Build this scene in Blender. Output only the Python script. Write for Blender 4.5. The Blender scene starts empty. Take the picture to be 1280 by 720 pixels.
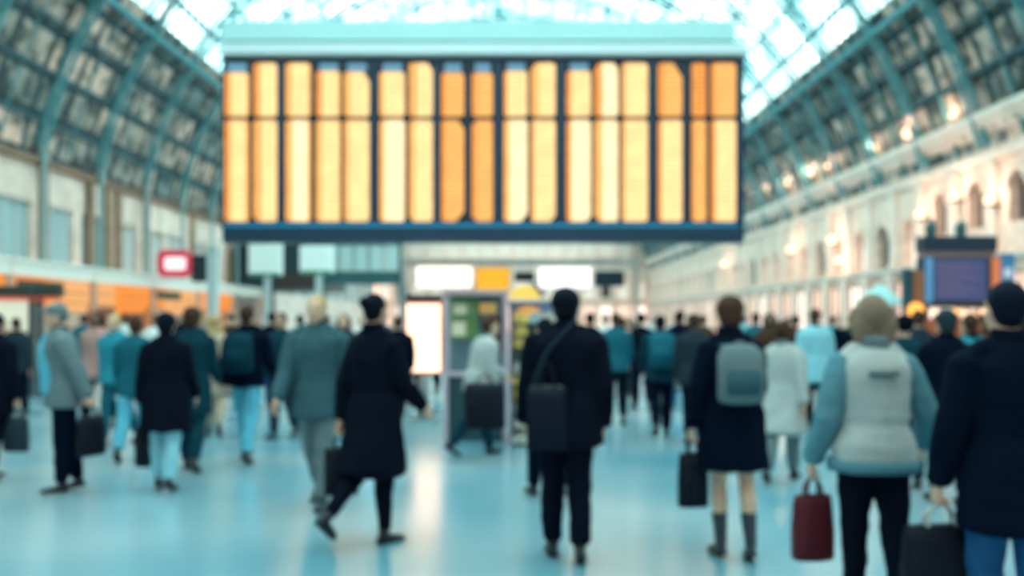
import bpy, bmesh, math, random
from mathutils import Vector, Matrix, noise
random.seed(7)
S = bpy.context.scene
COL = S.collection
PI = math.pi
F = 1200.0            # focal length in pixels of the 1280 wide frame
EYE = 1.6
HOR = 400.0
def wx(px, d): return (px - 640.0) * d / F
def wz(py, d): return EYE + (HOR - py) * d / F

# ------------------------------------------------------------------ materials
MATS = {}
def srgb(r, g, b):
    f = lambda c: (c/255/12.92) if c/255 <= .04045 else ((c/255 + .055)/1.055) ** 2.4
    return (f(r), f(g), f(b), 1)
def mat(name, col, rough=.6, metal=0, emit=None, estr=0, bump=0, bscale=60, var=0, coat=0):
    if name in MATS: return MATS[name]
    m = bpy.data.materials.new(name); m.use_nodes = True
    nt = m.node_tree; b = nt.nodes['Principled BSDF']
    b.inputs['Base Color'].default_value = col
    b.inputs['Roughness'].default_value = rough
    b.inputs['Metallic'].default_value = metal
    if coat: b.inputs['Coat Weight'].default_value = coat
    if emit:
        b.inputs['Emission Color'].default_value = emit
        b.inputs['Emission Strength'].default_value = estr
    if bump or var:
        tc = nt.nodes.new('ShaderNodeTexCoord')
        no = nt.nodes.new('ShaderNodeTexNoise'); no.inputs['Scale'].default_value = bscale
        nt.links.new(tc.outputs['Object'], no.inputs['Vector'])
        if bump:
            bp = nt.nodes.new('ShaderNodeBump'); bp.inputs['Strength'].default_value = bump
            bp.inputs['Distance'].default_value = .01
            nt.links.new(no.outputs['Fac'], bp.inputs['Height']); nt.links.new(bp.outputs['Normal'], b.inputs['Normal'])
        if var:
            cr = nt.nodes.new('ShaderNodeValToRGB')
            cr.color_ramp.elements[0].color = tuple(c*(1-var) for c in col[:3]) + (1,)
            cr.color_ramp.elements[1].color = tuple(min(1, c*(1+var)) for c in col[:3]) + (1,)
            cr.color_ramp.elements[0].position = .35; cr.color_ramp.elements[1].position = .65
            nt.links.new(no.outputs['Fac'], cr.inputs['Fac']); nt.links.new(cr.outputs['Color'], b.inputs['Base Color'])
    MATS[name] = m
    return m
def emi(name, col, s, rows=0, rowdark=.3):
    """something that gives off light; rows > 0 draws lines of lit text rows"""
    if name in MATS: return MATS[name]
    m = bpy.data.materials.new(name); m.use_nodes = True
    nt = m.node_tree; nt.nodes.clear()
    out = nt.nodes.new('ShaderNodeOutputMaterial'); e = nt.nodes.new('ShaderNodeEmission')
    e.inputs['Color'].default_value = col; e.inputs['Strength'].default_value = s
    nt.links.new(e.outputs[0], out.inputs[0])
    if rows:
        tc = nt.nodes.new('ShaderNodeTexCoord'); sx = nt.nodes.new('ShaderNodeSeparateXYZ')
        nt.links.new(tc.outputs['Object'], sx.inputs[0])
        mu = nt.nodes.new('ShaderNodeMath'); mu.operation = 'MULTIPLY'; mu.inputs[1].default_value = rows
        fr = nt.nodes.new('ShaderNodeMath'); fr.operation = 'FRACT'
        gt = nt.nodes.new('ShaderNodeMath'); gt.operation = 'GREATER_THAN'; gt.inputs[1].default_value = .22
        nt.links.new(sx.outputs['Z'], mu.inputs[0]); nt.links.new(mu.outputs[0], fr.inputs[0]); nt.links.new(fr.outputs[0], gt.inputs[0])
        no = nt.nodes.new('ShaderNodeTexNoise'); no.inputs['Scale'].default_value = 2.2
        nt.links.new(tc.outputs['Object'], no.inputs['Vector'])
        mr = nt.nodes.new('ShaderNodeMapRange'); mr.inputs['To Min'].default_value = s*rowdark; mr.inputs['To Max'].default_value = s
        nt.links.new(gt.outputs[0], mr.inputs['Value'])
        m2 = nt.nodes.new('ShaderNodeMath'); m2.operation = 'MULTIPLY'
        m3 = nt.nodes.new('ShaderNodeMapRange'); m3.inputs['To Min'].default_value = .8; m3.inputs['To Max'].default_value = 1.2
        nt.links.new(no.outputs['Fac'], m3.inputs['Value'])
        nt.links.new(mr.outputs[0], m2.inputs[0]); nt.links.new(m3.outputs[0], m2.inputs[1])
        nt.links.new(m2.outputs[0], e.inputs['Strength'])
    MATS[name] = m
    return m

# ------------------------------------------------------------------ mesh helpers
class MB:
    def __init__(s): s.bm = bmesh.new(); s.mi = 0
    def face(s, vs, mi=None):
        try: f = s.bm.faces.new(vs)
        except ValueError: return None
        f.material_index = s.mi if mi is None else mi; return f
    def box(s, x0, x1, y0, y1, z0, z1, mi=None, bev=0):
        v = [s.bm.verts.new(p) for p in ((x0,y0,z0),(x1,y0,z0),(x1,y1,z0),(x0,y1,z0),(x0,y0,z1),(x1,y0,z1),(x1,y1,z1),(x0,y1,z1))]
        fs = [s.face([v[i] for i in q], mi) for q in ((3,2,1,0),(4,5,6,7),(0,1,5,4),(1,2,6,5),(2,3,7,6),(3,0,4,7))]
        if bev:
            es = list({e for f in fs for e in f.edges})
            r = bmesh.ops.bevel(s.bm, geom=es, offset=bev, segments=2, affect='EDGES', profile=.6)
            for f in r['faces']: f.material_index = s.mi if mi is None else mi
        return s
    def prism(s, poly, y0, y1, mi=None):
        """poly: list of (x, z) counter-clockwise seen from -Y"""
        a = [s.bm.verts.new((x, y0, z)) for x, z in poly]; b = [s.bm.verts.new((x, y1, z)) for x, z in poly]
        s.face(a, mi); s.face(b[::-1], mi)
        n = len(poly)
        for i in range(n): s.face([a[(i+1) % n], a[i], b[i], b[(i+1) % n]], mi)
        return s
    def loft(s, pts, rads, n=14, cap=.5, mi=None, ref=None):
        pts = [Vector(p) for p in pts]; rings = []
        if cap:
            t0 = (pts[0]-pts[1]).normalized(); t1 = (pts[-1]-pts[-2]).normalized()
            r0 = rads[0]; r1 = rads[-1]
            m0 = r0 if isinstance(r0, (int, float)) else min(r0); m1 = r1 if isinstance(r1, (int, float)) else min(r1)
            sc = lambda r, k: r*k if isinstance(r, (int, float)) else (r[0]-min(r)*(1-k), r[1]-min(r)*(1-k))
            pts = [pts[0]+t0*m0*cap] + pts + [pts[-1]+t1*m1*cap]
            rads = [sc(r0, .55)] + list(rads) + [sc(r1, .55)]
        N = len(pts)
        for i, p in enumerate(pts):
            t = (pts[min(i+1, N-1)] - pts[max(i-1, 0)]).normalized()
            rx = Vector(ref) if ref is not None else Vector((1, 0, 0))
            if abs(t.dot(rx)) > .93: rx = Vector((0, 1, 0))
            u = (rx - t*t.dot(rx)).normalized(); v = t.cross(u)
            ra, rb = (rads[i], rads[i]) if isinstance(rads[i], (int, float)) else rads[i]
            rings.append([s.bm.verts.new(p + u*math.cos(a)*ra + v*math.sin(a)*rb) for a in [2*PI*k/n for k in range(n)]])
        for a, b in zip(rings, rings[1:]):
            for k in range(n): s.face([a[k], a[(k+1) % n], b[(k+1) % n], b[k]], mi)
        s.face(rings[0][::-1], mi); s.face(rings[-1], mi)
        return s
    def ball(s, c, r, mi=None, seg=16, M=None):
        r = (r, r, r) if isinstance(r, (int, float)) else r
        m = Matrix.Translation(c) @ (M.to_4x4() if M else Matrix.Identity(4)) @ Matrix.Diagonal((*r, 1))
        res = bmesh.ops.create_uvsphere(s.bm, u_segments=seg, v_segments=max(6, seg*2//3), radius=1, matrix=m)
        for v in res['verts']:
            for f in v.link_faces: f.material_index = s.mi if mi is None else mi
        return s
    def mesh(s, name, mats=(), smooth=False):
        bmesh.ops.recalc_face_normals(s.bm, faces=s.bm.faces[:])
        me = bpy.data.meshes.new(name); s.bm.to_mesh(me); s.bm.free()
        for m in (mats if isinstance(mats, (list, tuple)) else [mats]): me.materials.append(m)
        if smooth:
            for p in me.polygons: p.use_smooth = True
        return me
    def obj(s, name, mats=(), parent=None, smooth=False, loc=None, rz=None):
        return link(name, s.mesh(name, mats, smooth), parent, loc, rz)
def link(name, me, parent=None, loc=None, rz=None):
    o = bpy.data.objects.new(name, me); COL.objects.link(o)
    if parent: o.parent = parent
    if loc is not None: o.location = loc
    if rz is not None: o.rotation_euler.z = rz
    return o
def empty(name, loc, rz=0):
    o = link(name, None, None, loc, rz); o.empty_display_size = .2; return o
def tag(o, label, cat, group=None):
    o['label'] = label; o['category'] = cat
    if group: o['group'] = group
    return o
def struct(o): o['kind'] = 'structure'; return o

TMP = bpy.data.scenes.new('bake')
def fuse(mb, vox, it=4, fac=.5, name='m'):
    """join overlapping closed shapes into one continuous skin"""
    me = mb.mesh(name)
    o = bpy.data.objects.new('bake', me); TMP.collection.objects.link(o)
    r = o.modifiers.new('r', 'REMESH'); r.mode = 'VOXEL'; r.voxel_size = vox; r.use_smooth_shade = True
    if it:
        q = o.modifiers.new('s', 'SMOOTH'); q.iterations = it; q.factor = fac
    vl = TMP.view_layers[0]; vl.update()
    dg = vl.depsgraph; dg.update()
    out = bpy.data.meshes.new_from_object(o.evaluated_get(dg), depsgraph=dg)
    out.name = name
    bpy.data.objects.remove(o); bpy.data.meshes.remove(me)
    return out

# ------------------------------------------------------------------ colours of the clothes
C = {
 'black': (.004,.006,.014,1), 'navy': (.002,.006,.017,1), 'dark teal': (.006,.04,.062,1), 'teal': (.015,.12,.17,1),
 'bright teal': (.03,.27,.36,1), 'pale blue': (.28,.58,.68,1), 'light blue': (.12,.45,.6,1), 'blue': (.02,.09,.22,1),
 'denim blue': (.02,.1,.2,1), 'charcoal': (.02,.035,.05,1), 'grey': (.15,.2,.22,1), 'pale grey': (.5,.56,.57,1), 'slate': (.05,.11,.14,1),
 'white': (.8,.82,.8,1), 'beige': (.55,.42,.32,1), 'brown': (.07,.035,.025,1), 'maroon': (.09,.012,.02,1), 'dusty pink': (.5,.27,.25,1),
 'green': (.03,.13,.09,1), 'olive': (.08,.09,.05,1), 'blond': (.55,.36,.18,1), 'red': (.45,.02,.03,1),
}
def cloth(c):
    m = mat(c + ' cloth', C[c], .95, bump=.25, bscale=90, var=.05); m.node_tree.nodes['Principled BSDF'].inputs['Specular IOR Level'].default_value = .05; return m
def hairm(c):
    m = mat(c + ' hair', C[c], .75, bump=.4, bscale=140, var=.2); m.node_tree.nodes['Principled BSDF'].inputs['Specular IOR Level'].default_value = .1; return m
SKIN = {'light': mat('light skin', (.72,.42,.3,1), .55, var=.05, bscale=12), 'tan': mat('tan skin', (.48,.26,.17,1), .55, var=.05, bscale=12),
        'brown': mat('brown skin', (.16,.075,.05,1), .55, var=.05, bscale=12)}
SHOE = {c: mat(c + ' leather', C[c], .4) for c in ('black','brown','white','charcoal','navy')}

# ------------------------------------------------------------------ people
def person(px, depth, h=1.75, rz=0., legs=((.3,.1),(-.35,.35)), arms=((.25,.1,.3),(-.25,.1,.25)), lean=.04,
           top='black', hem=.84, bulk=.012, flare=.02, pants='black', short=False, hair='black', style='short', skin='light', shoes='black',
           head=(0,0), near=False, grip=(0,0), female=False, label='', group=None, sleeves=None, open_front=None, hood=False, skirt=False, boot=False, wide=1.):
    """legs: (left, right) each (hip swing forward, knee bend); arms: (left, right) each (swing, out, elbow bend). Facing +Y at rz = 0."""
    k = h / 1.75; rnd = (px*13 + depth*7) % 91
    vb, vc = (.0055, .009) if near else ((.013, .015) if depth < 16 else (.02, .02))
    X0 = wx(px, depth)
    Rl = Matrix.Rotation(-lean, 3, 'X'); piv = Vector((0, 0, .95))
    U = lambda p: Rl @ (Vector(p) - piv) + piv
    shw = (.165 if female else .185) * wide; hpw = .175 if female else .162
    # --- skeleton
    L = {}
    for i, sd in ((0, -1), (1, 1)):
        a, kn = legs[i]
        hip = Vector((sd*.088, 0, .92)); knee = hip + Vector((sd*-.005, math.sin(a), -math.cos(a)))*.43
        sa = a - kn
        ank = knee + Vector((sd*-.005, math.sin(sa), -math.cos(sa)))*.41
        pt = max(-1.0, min(.25, sa*.8 if sa < 0 else sa*.5))
        if kn < .02 and abs(a) < .1: pt = 0
        fd = Vector((sd*.12, math.cos(pt), math.sin(pt))).normalized(); fn = Vector((0, -math.sin(pt), math.cos(pt)))
        L[i] = (hip, knee, ank, fd, fn, sd)
    low = min(min((L[i][2] - L[i][4]*.08 + L[i][3]*q).z for q in (-.06, .08, .18)) for i in (0, 1))
    A = {}
    for i, sd in ((0, -1), (1, 1)):
        sw, ab, el = arms[i]
        sh = U((sd*shw, 0, 1.385))
        d1 = Vector((sd*math.sin(ab), math.sin(sw)*math.cos(ab), -math.cos(sw)*math.cos(ab)))
        e = sh + d1*.285
        s2 = sw + el
        d2 = Vector((sd*math.sin(ab*.5), math.sin(s2)*math.cos(ab*.5), -math.cos(s2)*math.cos(ab*.5)))
        w = e + d2*.25
        A[i] = (sh, e, w, d1, d2, sd)
    torso = [(.86,.0,.125,.085),(.92,0,hpw,.112),(.99,0,hpw*.98,.108),(1.08,0,.135,.092),(1.2,0,.145,.1),(1.31,.005,.16,.112),(1.39,0,.16,.1),(1.445,0,.115,.078),(1.485,0,.06,.056)]
    yaw, pit = head
    Rh = Matrix.Rotation(yaw, 3, 'Z') @ Matrix.Rotation(-pit, 3, 'X')
    nb = U((0, .0, 1.49)); hc = nb + Rl @ Vector((0, .02 + pit*.05, .145))
    # --- body: one continuous skin
    b = MB()
    b.loft([U((0, y, z)) for z, y, _, _ in torso], [(rx, ry) for _, _, rx, ry in torso], 18)
    b.loft([U((0,-.01,1.43)), nb, hc - Vector((0,.01,.04))], [.062,.054,.052], 12)
    H = lambda p: hc + Rh @ Vector(p)
    b.ball(hc + Rh @ Vector((0,-.01,.02)), (.075,.094,.098), M=Rh)
    b.ball(H((0,.022,-.045)), (.061,.066,.07), M=Rh)
    b.ball(H((0,.03,-.005)), (.062,.056,.085), M=Rh)
    b.ball(H((0,.055,-.095)), (.026,.024,.022), M=Rh)                       # chin
    b.loft([H((0,.078,.022)), H((0,.098,-.012)), H((0,.104,-.022))], [.008,.013,.012], 8)   # nose
    for sd in (-1, 1):
        b.ball(H((sd*.078,-.008,-.008)), (.012,.02,.034), M=Rh, seg=10)     # ears
        b.ball(H((sd*.03,.07,.035)), (.026,.014,.01), M=Rh, seg=10)         # brows
        b.ball(H((sd*.035,.062,-.03)), (.022,.02,.02), M=Rh, seg=10)        # cheeks
    b.ball(H((0,.084,-.056)), (.024,.011,.006), M=Rh, seg=10)              # lips
    b.ball(H((0,.083,-.066)), (.02,.011,.006), M=Rh, seg=10)
    for i in (0, 1):
        hip, knee, ank, fd, fn, sd = L[i]
        m = hip.lerp(knee, .4); c = knee.lerp(ank, .32); c += Vector((0,-.015,0))
        b.loft([hip + Vector((0,0,.03)), m, knee, c, ank.lerp(knee,.15), ank], [.085,.077,.052,.056,.036,.036], 14)
        b.loft([ank - fd*.035 - fn*.035, ank + fd*.05 - fn*.04, ank + fd*.135 - fn*.055], [(.024,.028),(.028,.022),(.028,.012)], 10)
        sh, e, w, d1, d2, sd = A[i]
        b.loft([sh - d1*.01, sh.lerp(e,.35), e, e.lerp(w,.3), w], [.055,.046,.037,.039,.026], 12)
        # hand: palm, four fingers, thumb
        inn = Vector((-sd, 0, 0)); inn = (inn - d2*inn.dot(d2)).normalized(); wd = d2.cross(inn).normalized()
        if wd.y < 0: wd = -wd
        fr = .0085 if near else .0095
        b.loft([w - d2*.02, w + d2*.02, w + d2*.06, w + d2*.092], [(.022,.019),(.019,.031),(.016,.041),(.012,.039)], 12, ref=inn)
        cu = 1.15 if grip[i] else .32
        for q, (off, ln) in enumerate(((.031,.072),(.0105,.08),(-.0105,.075),(-.031,.06))):
            p = w + d2*.085 + wd*off; dirn = d2 + wd*off*2.2; dirn.normalize(); pp = [p - dirn*.015, p]; an = 0
            for j, fl in enumerate((.45,.3,.25)):
                an += cu*(.75 if j == 0 else 1) + (.02*q)
                dd = dirn*math.cos(an) + inn*math.sin(an)
                p = p + dd*ln*fl*1.05; pp.append(p)
            b.loft(pp, [fr*1.08, fr*1.08, fr*1.02, fr*.95, fr*.85], 8)
        p = w + d2*.02 + wd*.024; t1 = (d2*.55 + wd*.75 + inn*.35).normalized(); t2 = (d2*.9 + wd*.15 + inn*(.9 if grip[i] else .45)).normalized()
        b.loft([p - t1*.012, p, p + t1*.04, p + t1*.04 + t2*.032, p + t1*.04 + t2*.056], [.013,.014,.0115,.0105,.009], 8)
    me = fuse(b, vb, 3 if near else 2, name='person'); me.materials.append(SKIN[skin])
    root = link('person', me, None, (X0, depth, -low*k), rz); root.scale = (k, k, k)
    tag(root, label, 'person', group)
    def part(nm, me, m):
        if nm in ('coat', 'jacket', 'trousers', 'sleeves', 'skirt', 'shirt'):
            amp = .011 if near else .006; sd_ = rnd
            n_ = len(me.vertices); nn = [0.]*(3*n_); cc = [0.]*(3*n_); me.vertices.foreach_get('normal', nn); me.vertices.foreach_get('co', cc)
            for i_ in range(n_):
                c = Vector(cc[3*i_:3*i_+3]); f_ = noise.noise(Vector((c.x*9+sd_, c.y*9, c.z*(4 if nm != 'trousers' else 9)))) + .5*noise.noise(Vector((c.x*6, c.y*6+sd_, c.z*17)))
                a_ = amp*(f_ + .35); cc[3*i_] += nn[3*i_]*a_; cc[3*i_+1] += nn[3*i_+1]*a_; cc[3*i_+2] += nn[3*i_+2]*a_
            me.vertices.foreach_set('co', cc); me.update()
        me.materials.append(m); o = link(nm, me, root)
        for p in me.polygons: p.use_smooth = True
        return o
    # --- trousers / leggings
    if not skirt:
        t = MB()
        t.loft([(0,0,.87),(0,0,.92),U((0,0,.99)),U((0,0,1.06))], [(.12,.1),(hpw+.012,.124),(hpw+.01,.12),(.15,.108)], 18)
        ex = .0 if pants == 'black' and female else .012
        for i in (0, 1):
            hip, knee, ank, fd, fn, sd = L[i]
            if short: t.loft([hip + Vector((0,0,.03)), hip.lerp(knee,.4), hip.lerp(knee, .92)], [.097,.1,.085], 16)
            else: t.loft([hip + Vector((0,0,.03)), hip.lerp(knee,.4), knee, knee.lerp(ank,.32) + Vector((0,-.012,0)), ank.lerp(knee,.08)], [.095+ex*.3,.088+ex*.5,.063+ex,.062+ex,.046+ex*1.3], 16)
        part('shorts' if short else 'trousers', fuse(t, vc, 3), cloth(pants))
    # --- coat, jacket or top
    tb = [(z, y, rx + bulk + .006, ry + bulk + .008) for z, y, rx, ry in torso if z > 1.0]
    j = MB(); pts = []; rd = []
    zz = [z for z in (hem, hem+.03, hem+.12, hem+.22, hem+.32, hem+.42) if z < 1.0] + ([.98] if hem < .95 else [])
    for z in zz:
        ys = []
        for i in (0, 1):
            hip, knee = L[i][0], L[i][1]
            f = max(0, min(1.1, (hip.z - z)/max(.05, hip.z - knee.z))); ys.append((hip.lerp(knee, f).y))
        f = max(0, min(1, (.98 - z)/.4))
        y0, y1 = min(ys), max(ys); dr = min(.15, (y1-y0)/2*.72)
        pts.append(Vector((0, (y0+y1)/2*.6, z))); rd.append((hpw + bulk + .012 + flare*f, .122 + bulk + dr + flare*f))
    pts += [U((0, y, z)) for z, y, _, _ in tb]; rd += [(a, c) for _, _, a, c in tb]
    if hem >= 1.0: pass
    j.loft(pts, rd, 22, cap=.15)
    for i in (0, 1):
        sh, e, w, d1, d2, sd = A[i]
        fdn = Vector((0, 0, -.01))
        rs = [.06 + bulk*.55, .058 + bulk*.6, .05 + bulk*.6, .05 + bulk*.5, .037 + bulk*.6]
        (j if not sleeves else j2 if i else None) if False else None
        tgt = j
        if sleeves:
            if i == 0: j2 = MB()
            tgt = j2
            rs = [r*.97 for r in rs]
        tgt.ball(sh + Vector((0,0,-.004)), rs[0]*.99, seg=14)
        tgt.loft([sh + d1*.02, sh.lerp(e,.35), e, e.lerp(w,.35), e.lerp(w, .96)], rs, 14, cap=.3)
    for sd in (-1, 1): j.loft([U((0,-.005,1.462)), U((sd*shw*.55,-.002,1.45)), U((sd*shw*.95,0,1.39))], [.055+bulk*.4,.05+bulk*.4,.045+bulk*.4], 12, ref=(0,1,0))
    j.loft([U((0,-.005,1.46)), U((0,-.008,1.5)), U((0,-.01,1.53))], [(.085,.08),(.075,.074),(.07,.07)], 16, cap=.1)
    if hood: j.loft([U((-.09,-.05,1.47)), U((0,-.1,1.45)), U((.09,-.05,1.47))], [.045,.06,.045], 12)
    cn = 'coat' if hem < .75 else 'jacket'
    part(cn, fuse(j, vc, 4), cloth(top))
    if sleeves:
        part('sleeves', fuse(j2, vc, 3), cloth(sleeves))
        f = MB(); r0 = rd[0]; f.loft([pts[0] - Vector((0,0,.012)), pts[0] + Vector((0,0,.05))], [(r0[0]+.02, r0[1]+.02)]*2, 26, cap=.05); part('hem_band', f.mesh('hem_band'), cloth(sleeves))
        f = MB(); f.box(-.075, .075, -.158, -.13, 1.345, 1.372); part('back_print', f.mesh('back_print'), cloth('grey'))
    if open_front:
        f = MB(); q_ = bulk + .004; f.loft([U((0,.06+q_,.95)), U((0,.055+q_,1.05)), U((0,.06+q_,1.2)), U((0,.062+q_,1.34)), U((0,.035+q_,1.46))], [(.135,.10),(.125,.095),(.125,.098),(.11,.09),(.055,.055)], 18)
        part('shirt', fuse(f, vc, 3), cloth(open_front))
    if skirt:
        f = MB(); f.loft([U((0,0,1.03)), (0,0,.92), (0,(L[0][1].y+L[1][1].y)/2,.62)], [(.15,.11),(hpw+.012,.125),(.19,.18)], 20, cap=.1); part('skirt', fuse(f, vc, 3), cloth(pants))
    if near:
        f = MB(); f.loft([U((0,-.008,1.485)), U((0,-.014,1.52)), U((0,-.02,1.548))], [(.088,.086),(.08,.08),(.076,.078)], 20, cap=.1); part('collar', fuse(f, .008, 3), cloth({'black': 'navy', 'navy': 'black', 'pale grey': 'grey', 'grey': 'charcoal'}.get(top, 'navy')))
    # --- hair or hat
    hb = MB()
    hb.ball(H((0,-.026,.034)), (.084,.092,.1), M=Rh, seg=20)
    if style == 'short': hb.ball(H((0,-.045,-.01)), (.07,.062,.075), M=Rh)
    if style == 'full':
        hb.ball(H((0,-.03,.045)), (.1,.1,.098), M=Rh); hb.ball(H((0,-.05,-.015)), (.086,.07,.085), M=Rh)
    if style == 'bob':
        for q in (-.07, -.03, .03, .07): hb.loft([H((q,-.03,.05)), H((q*1.15,-.045,-.03)), H((q*1.1,-.05,-.11))], [.04,.045,.03], 10)
    if style == 'long':
        for q in (-.07, -.03, .03, .07): hb.loft([H((q,-.03,.05)), H((q*1.15,-.05,-.05)), H((q*1.1,-.085,-.16)), H((q*.9,-.1,-.24))], [.04,.045,.042,.02], 10)
    if style == 'bun': hb.ball(H((0,-.12,.06)), .045, M=Rh); hb.ball(H((0,-.045,-.01)), (.07,.06,.07), M=Rh)
    if style == 'tail':
        hb.loft([H((0,-.11,.06)), H((0,-.15,.0)), H((0,-.14,-.1)), H((0,-.125,-.18))], [.03,.035,.03,.012], 10)
    if style == 'hat':
        hb.ball(H((0,-.02,.05)), (.09,.104,.092), M=Rh); hb.loft([H((0,-.012,.02)), H((0,-.012,.045))], [(.094,.11),(.092,.108)], 18, cap=.1)
    if style == 'cap':
        hb.ball(H((0,-.015,.05)), (.088,.1,.08), M=Rh); hb.loft([H((0,.06,.05)), H((0,.15,.04))], [(.07,.01),(.05,.008)], 12, ref=(1,0,0))
    part({'hat': 'knitted_hat', 'cap': 'cap'}.get(style, 'hair'), fuse(hb, vc, 2), (cloth if style in ('hat','cap') else hairm)(hair))
    # --- shoes
    for i in (0, 1):
        hip, knee, ank, fd, fn, sd = L[i]
        s_ = MB()
        bs = ank - fn*.08
        s_.loft([bs - fd*.062 + fn*.03, bs - fd*.03 + fn*.032, bs + fd*.03 + fn*.034, bs + fd*.1 + fn*.027, bs + fd*.15 + fn*.02, bs + fd*.172 + fn*.018],
                [(.026,.027),(.036,.032),(.04,.034),(.046,.027),(.038,.02),(.022,.014)], 12, cap=.2)
        s_.loft([bs + fn*.05 - fd*.012, ank + fn*.01 - fd*.01, ank.lerp(knee,.5 if boot else .06)], [(.038,.045),(.042,.045),(.056,.06) if boot else (.044,.046)], 12, cap=.1)
        so = MB(); so.loft([bs - fd*.062 + fn*.004, bs + fd*.04 + fn*.004, bs + fd*.168 + fn*.004], [(.036,.007),(.046,.007),(.036,.007)], 12, cap=.2)
        sh_o = part('boot' if boot else 'shoe', fuse(s_, .006 if near else .012, 2), SHOE[shoes])
        so.obj('sole', mat('dark rubber sole', (.01,.012,.015,1), .7), sh_o, smooth=True)
    if near and abs(math.cos(rz)) < .999 or near and rz > 1:
        for sd in (-1, 1):
            q = MB(); q.ball(H((sd*.031,.0705,.012)), .0115, seg=12); part('eye', q.mesh('eye'), mat('eye white', (.42,.36,.33,1), .2))
            q = MB(); q.ball(H((sd*.031,.0785,.012)), .005, seg=10); part('eye', q.mesh('eye'), mat('iris', (.03,.02,.015,1), .15))
    if near and abs(rz) > 1:
        q = MB(); q.ball(H((0,.0875,-.06)), (.021,.009,.008), M=Rh, seg=12); part('lips', q.mesh('lips'), mat('lips', (.42,.16,.13,1), .5))
    info = {'root': root}
    Mw = Matrix.Translation((X0, depth, -low*k)) @ Matrix.Rotation(rz, 4, 'Z') @ Matrix.Scale(k, 4)
    for i in (0, 1):
        sh, e, w, d1, d2, sd = A[i]
        inn = Vector((-sd, 0, 0)); inn = (inn - d2*inn.dot(d2)).normalized()
        info[i] = Mw @ (w + d2*.1 + inn*.024)
    info['back'] = Mw @ U((0,-.145-bulk,1.25))
    info['U'] = lambda p: Mw @ U(p)
    return info

# ------------------------------------------------------------------ bags
def bag(kind, grip, rz, w, h, d, col, label, cat, drop=.12, group=None, tag_col=None):
    g = Vector(grip)
    r = empty(kind, (g.x, g.y, 0), rz); tag(r, label, cat, group)
    zt = g.z - drop; m = cloth(col) if kind == 'tote_bag' or kind == 'backpack' else mat(col+' bag leather', C[col], .6, bump=.3, bscale=40); m.node_tree.nodes['Principled BSDF'].inputs['Specular IOR Level'].default_value = .15
    b = MB()
    # pouch shape: wider at the bottom, gently bulged
    b.loft([(0,0,zt-h), (0,0,zt-h+.02), (0,0,zt-h*.55), (0,0,zt-h*.15), (0,0,zt)], [(w*.48,d*.42),(w*.5,d*.5),(w*.5,d*.54),(w*.46,d*.4),(w*.43,d*.22)], 28, cap=.1)
    # square the section off
    for v in b.bm.verts:
        v.co.x = math.copysign(min(abs(v.co.x)*1.12, w*.5), v.co.x); v.co.y = math.copysign(min(abs(v.co.y)*1.15, d*.5), v.co.y)
    bb = b.obj('bag_body', m, r, smooth=True)
    for sy in (-1, 1):
        q = MB(); ww = w*.2
        q.loft([(-ww, sy*d*.18, zt-.03), (-ww*.95, sy*d*.15, zt+.04), (-ww*.5, 0, zt+drop*.85), (0, 0, zt+drop), (ww*.5, 0, zt+drop*.85), (ww*.95, sy*d*.15, zt+.04), (ww, sy*d*.18, zt-.03)], [.009]*7, 8, ref=(0,1,0))
        q.obj('handle', mat('pale strap', C['pale grey'], .5) if tag_col else m, r, smooth=True)
    q = MB(); q.box(-w*.4, w*.4, -.008, .008, zt-.004, zt+.012, bev=.003); q.obj('zip', mat('zip metal', (.2,.25,.28,1), .35, .8), bb)
    return r
def backpack(info, rz, w, h, d, col, label, straps=True, strapcol=None, group=None):
    p = info['back']; r = empty('backpack', (p.x, p.y, p.z), rz); tag(r, label, 'backpack', group)
    m = cloth(col)
    b = MB(); b.loft([(0,-d*.45,-h*.55),(0,-d*.5,-h*.5),(0,-d*.5,0),(0,-d*.42,h*.32),(0,-d*.3,h*.45)], [(w*.44,d*.4),(w*.5,d*.5),(w*.5,d*.5),(w*.45,d*.44),(w*.3,d*.25)], 24, cap=.3)
    for v in b.bm.verts: v.co.x = math.copysign(min(abs(v.co.x)*1.15, w*.5), v.co.x)
    b.obj('pack_body', m, r, smooth=True)
    b = MB(); b.loft([(0,-d*.98,-h*.42),(0,-d*1.05,-h*.2),(0,-d*.98,0)], [(w*.36,d*.12),(w*.38,d*.16),(w*.34,d*.1)], 20, cap=.3); b.obj('pocket', cloth(strapcol or col), r, smooth=True)
    for sx in (-1, 1):
        q = MB(); x = sx*w*.3
        q.loft([(x,-.03,h*.3),(x,.05,h*.46),(x*1.05,.16,h*.42),(x*1.1,.25,h*.15),(x*1.15,.24,-h*.15),(x*1.2,.1,-h*.42),(x,-.02,-h*.45)], [(.022,.008)]*7, 8, ref=(1,0,0)); q.obj('strap', cloth(strapcol or col), r, smooth=True)
    q = MB(); q.loft([(-.03,-.03,h*.42),(-.02,-.03,h*.52),(.02,-.03,h*.52),(.03,-.03,h*.42)], [.008]*4, 8, ref=(0,1,0)); q.obj('grab_handle', m, r, smooth=True)
    return r
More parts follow.
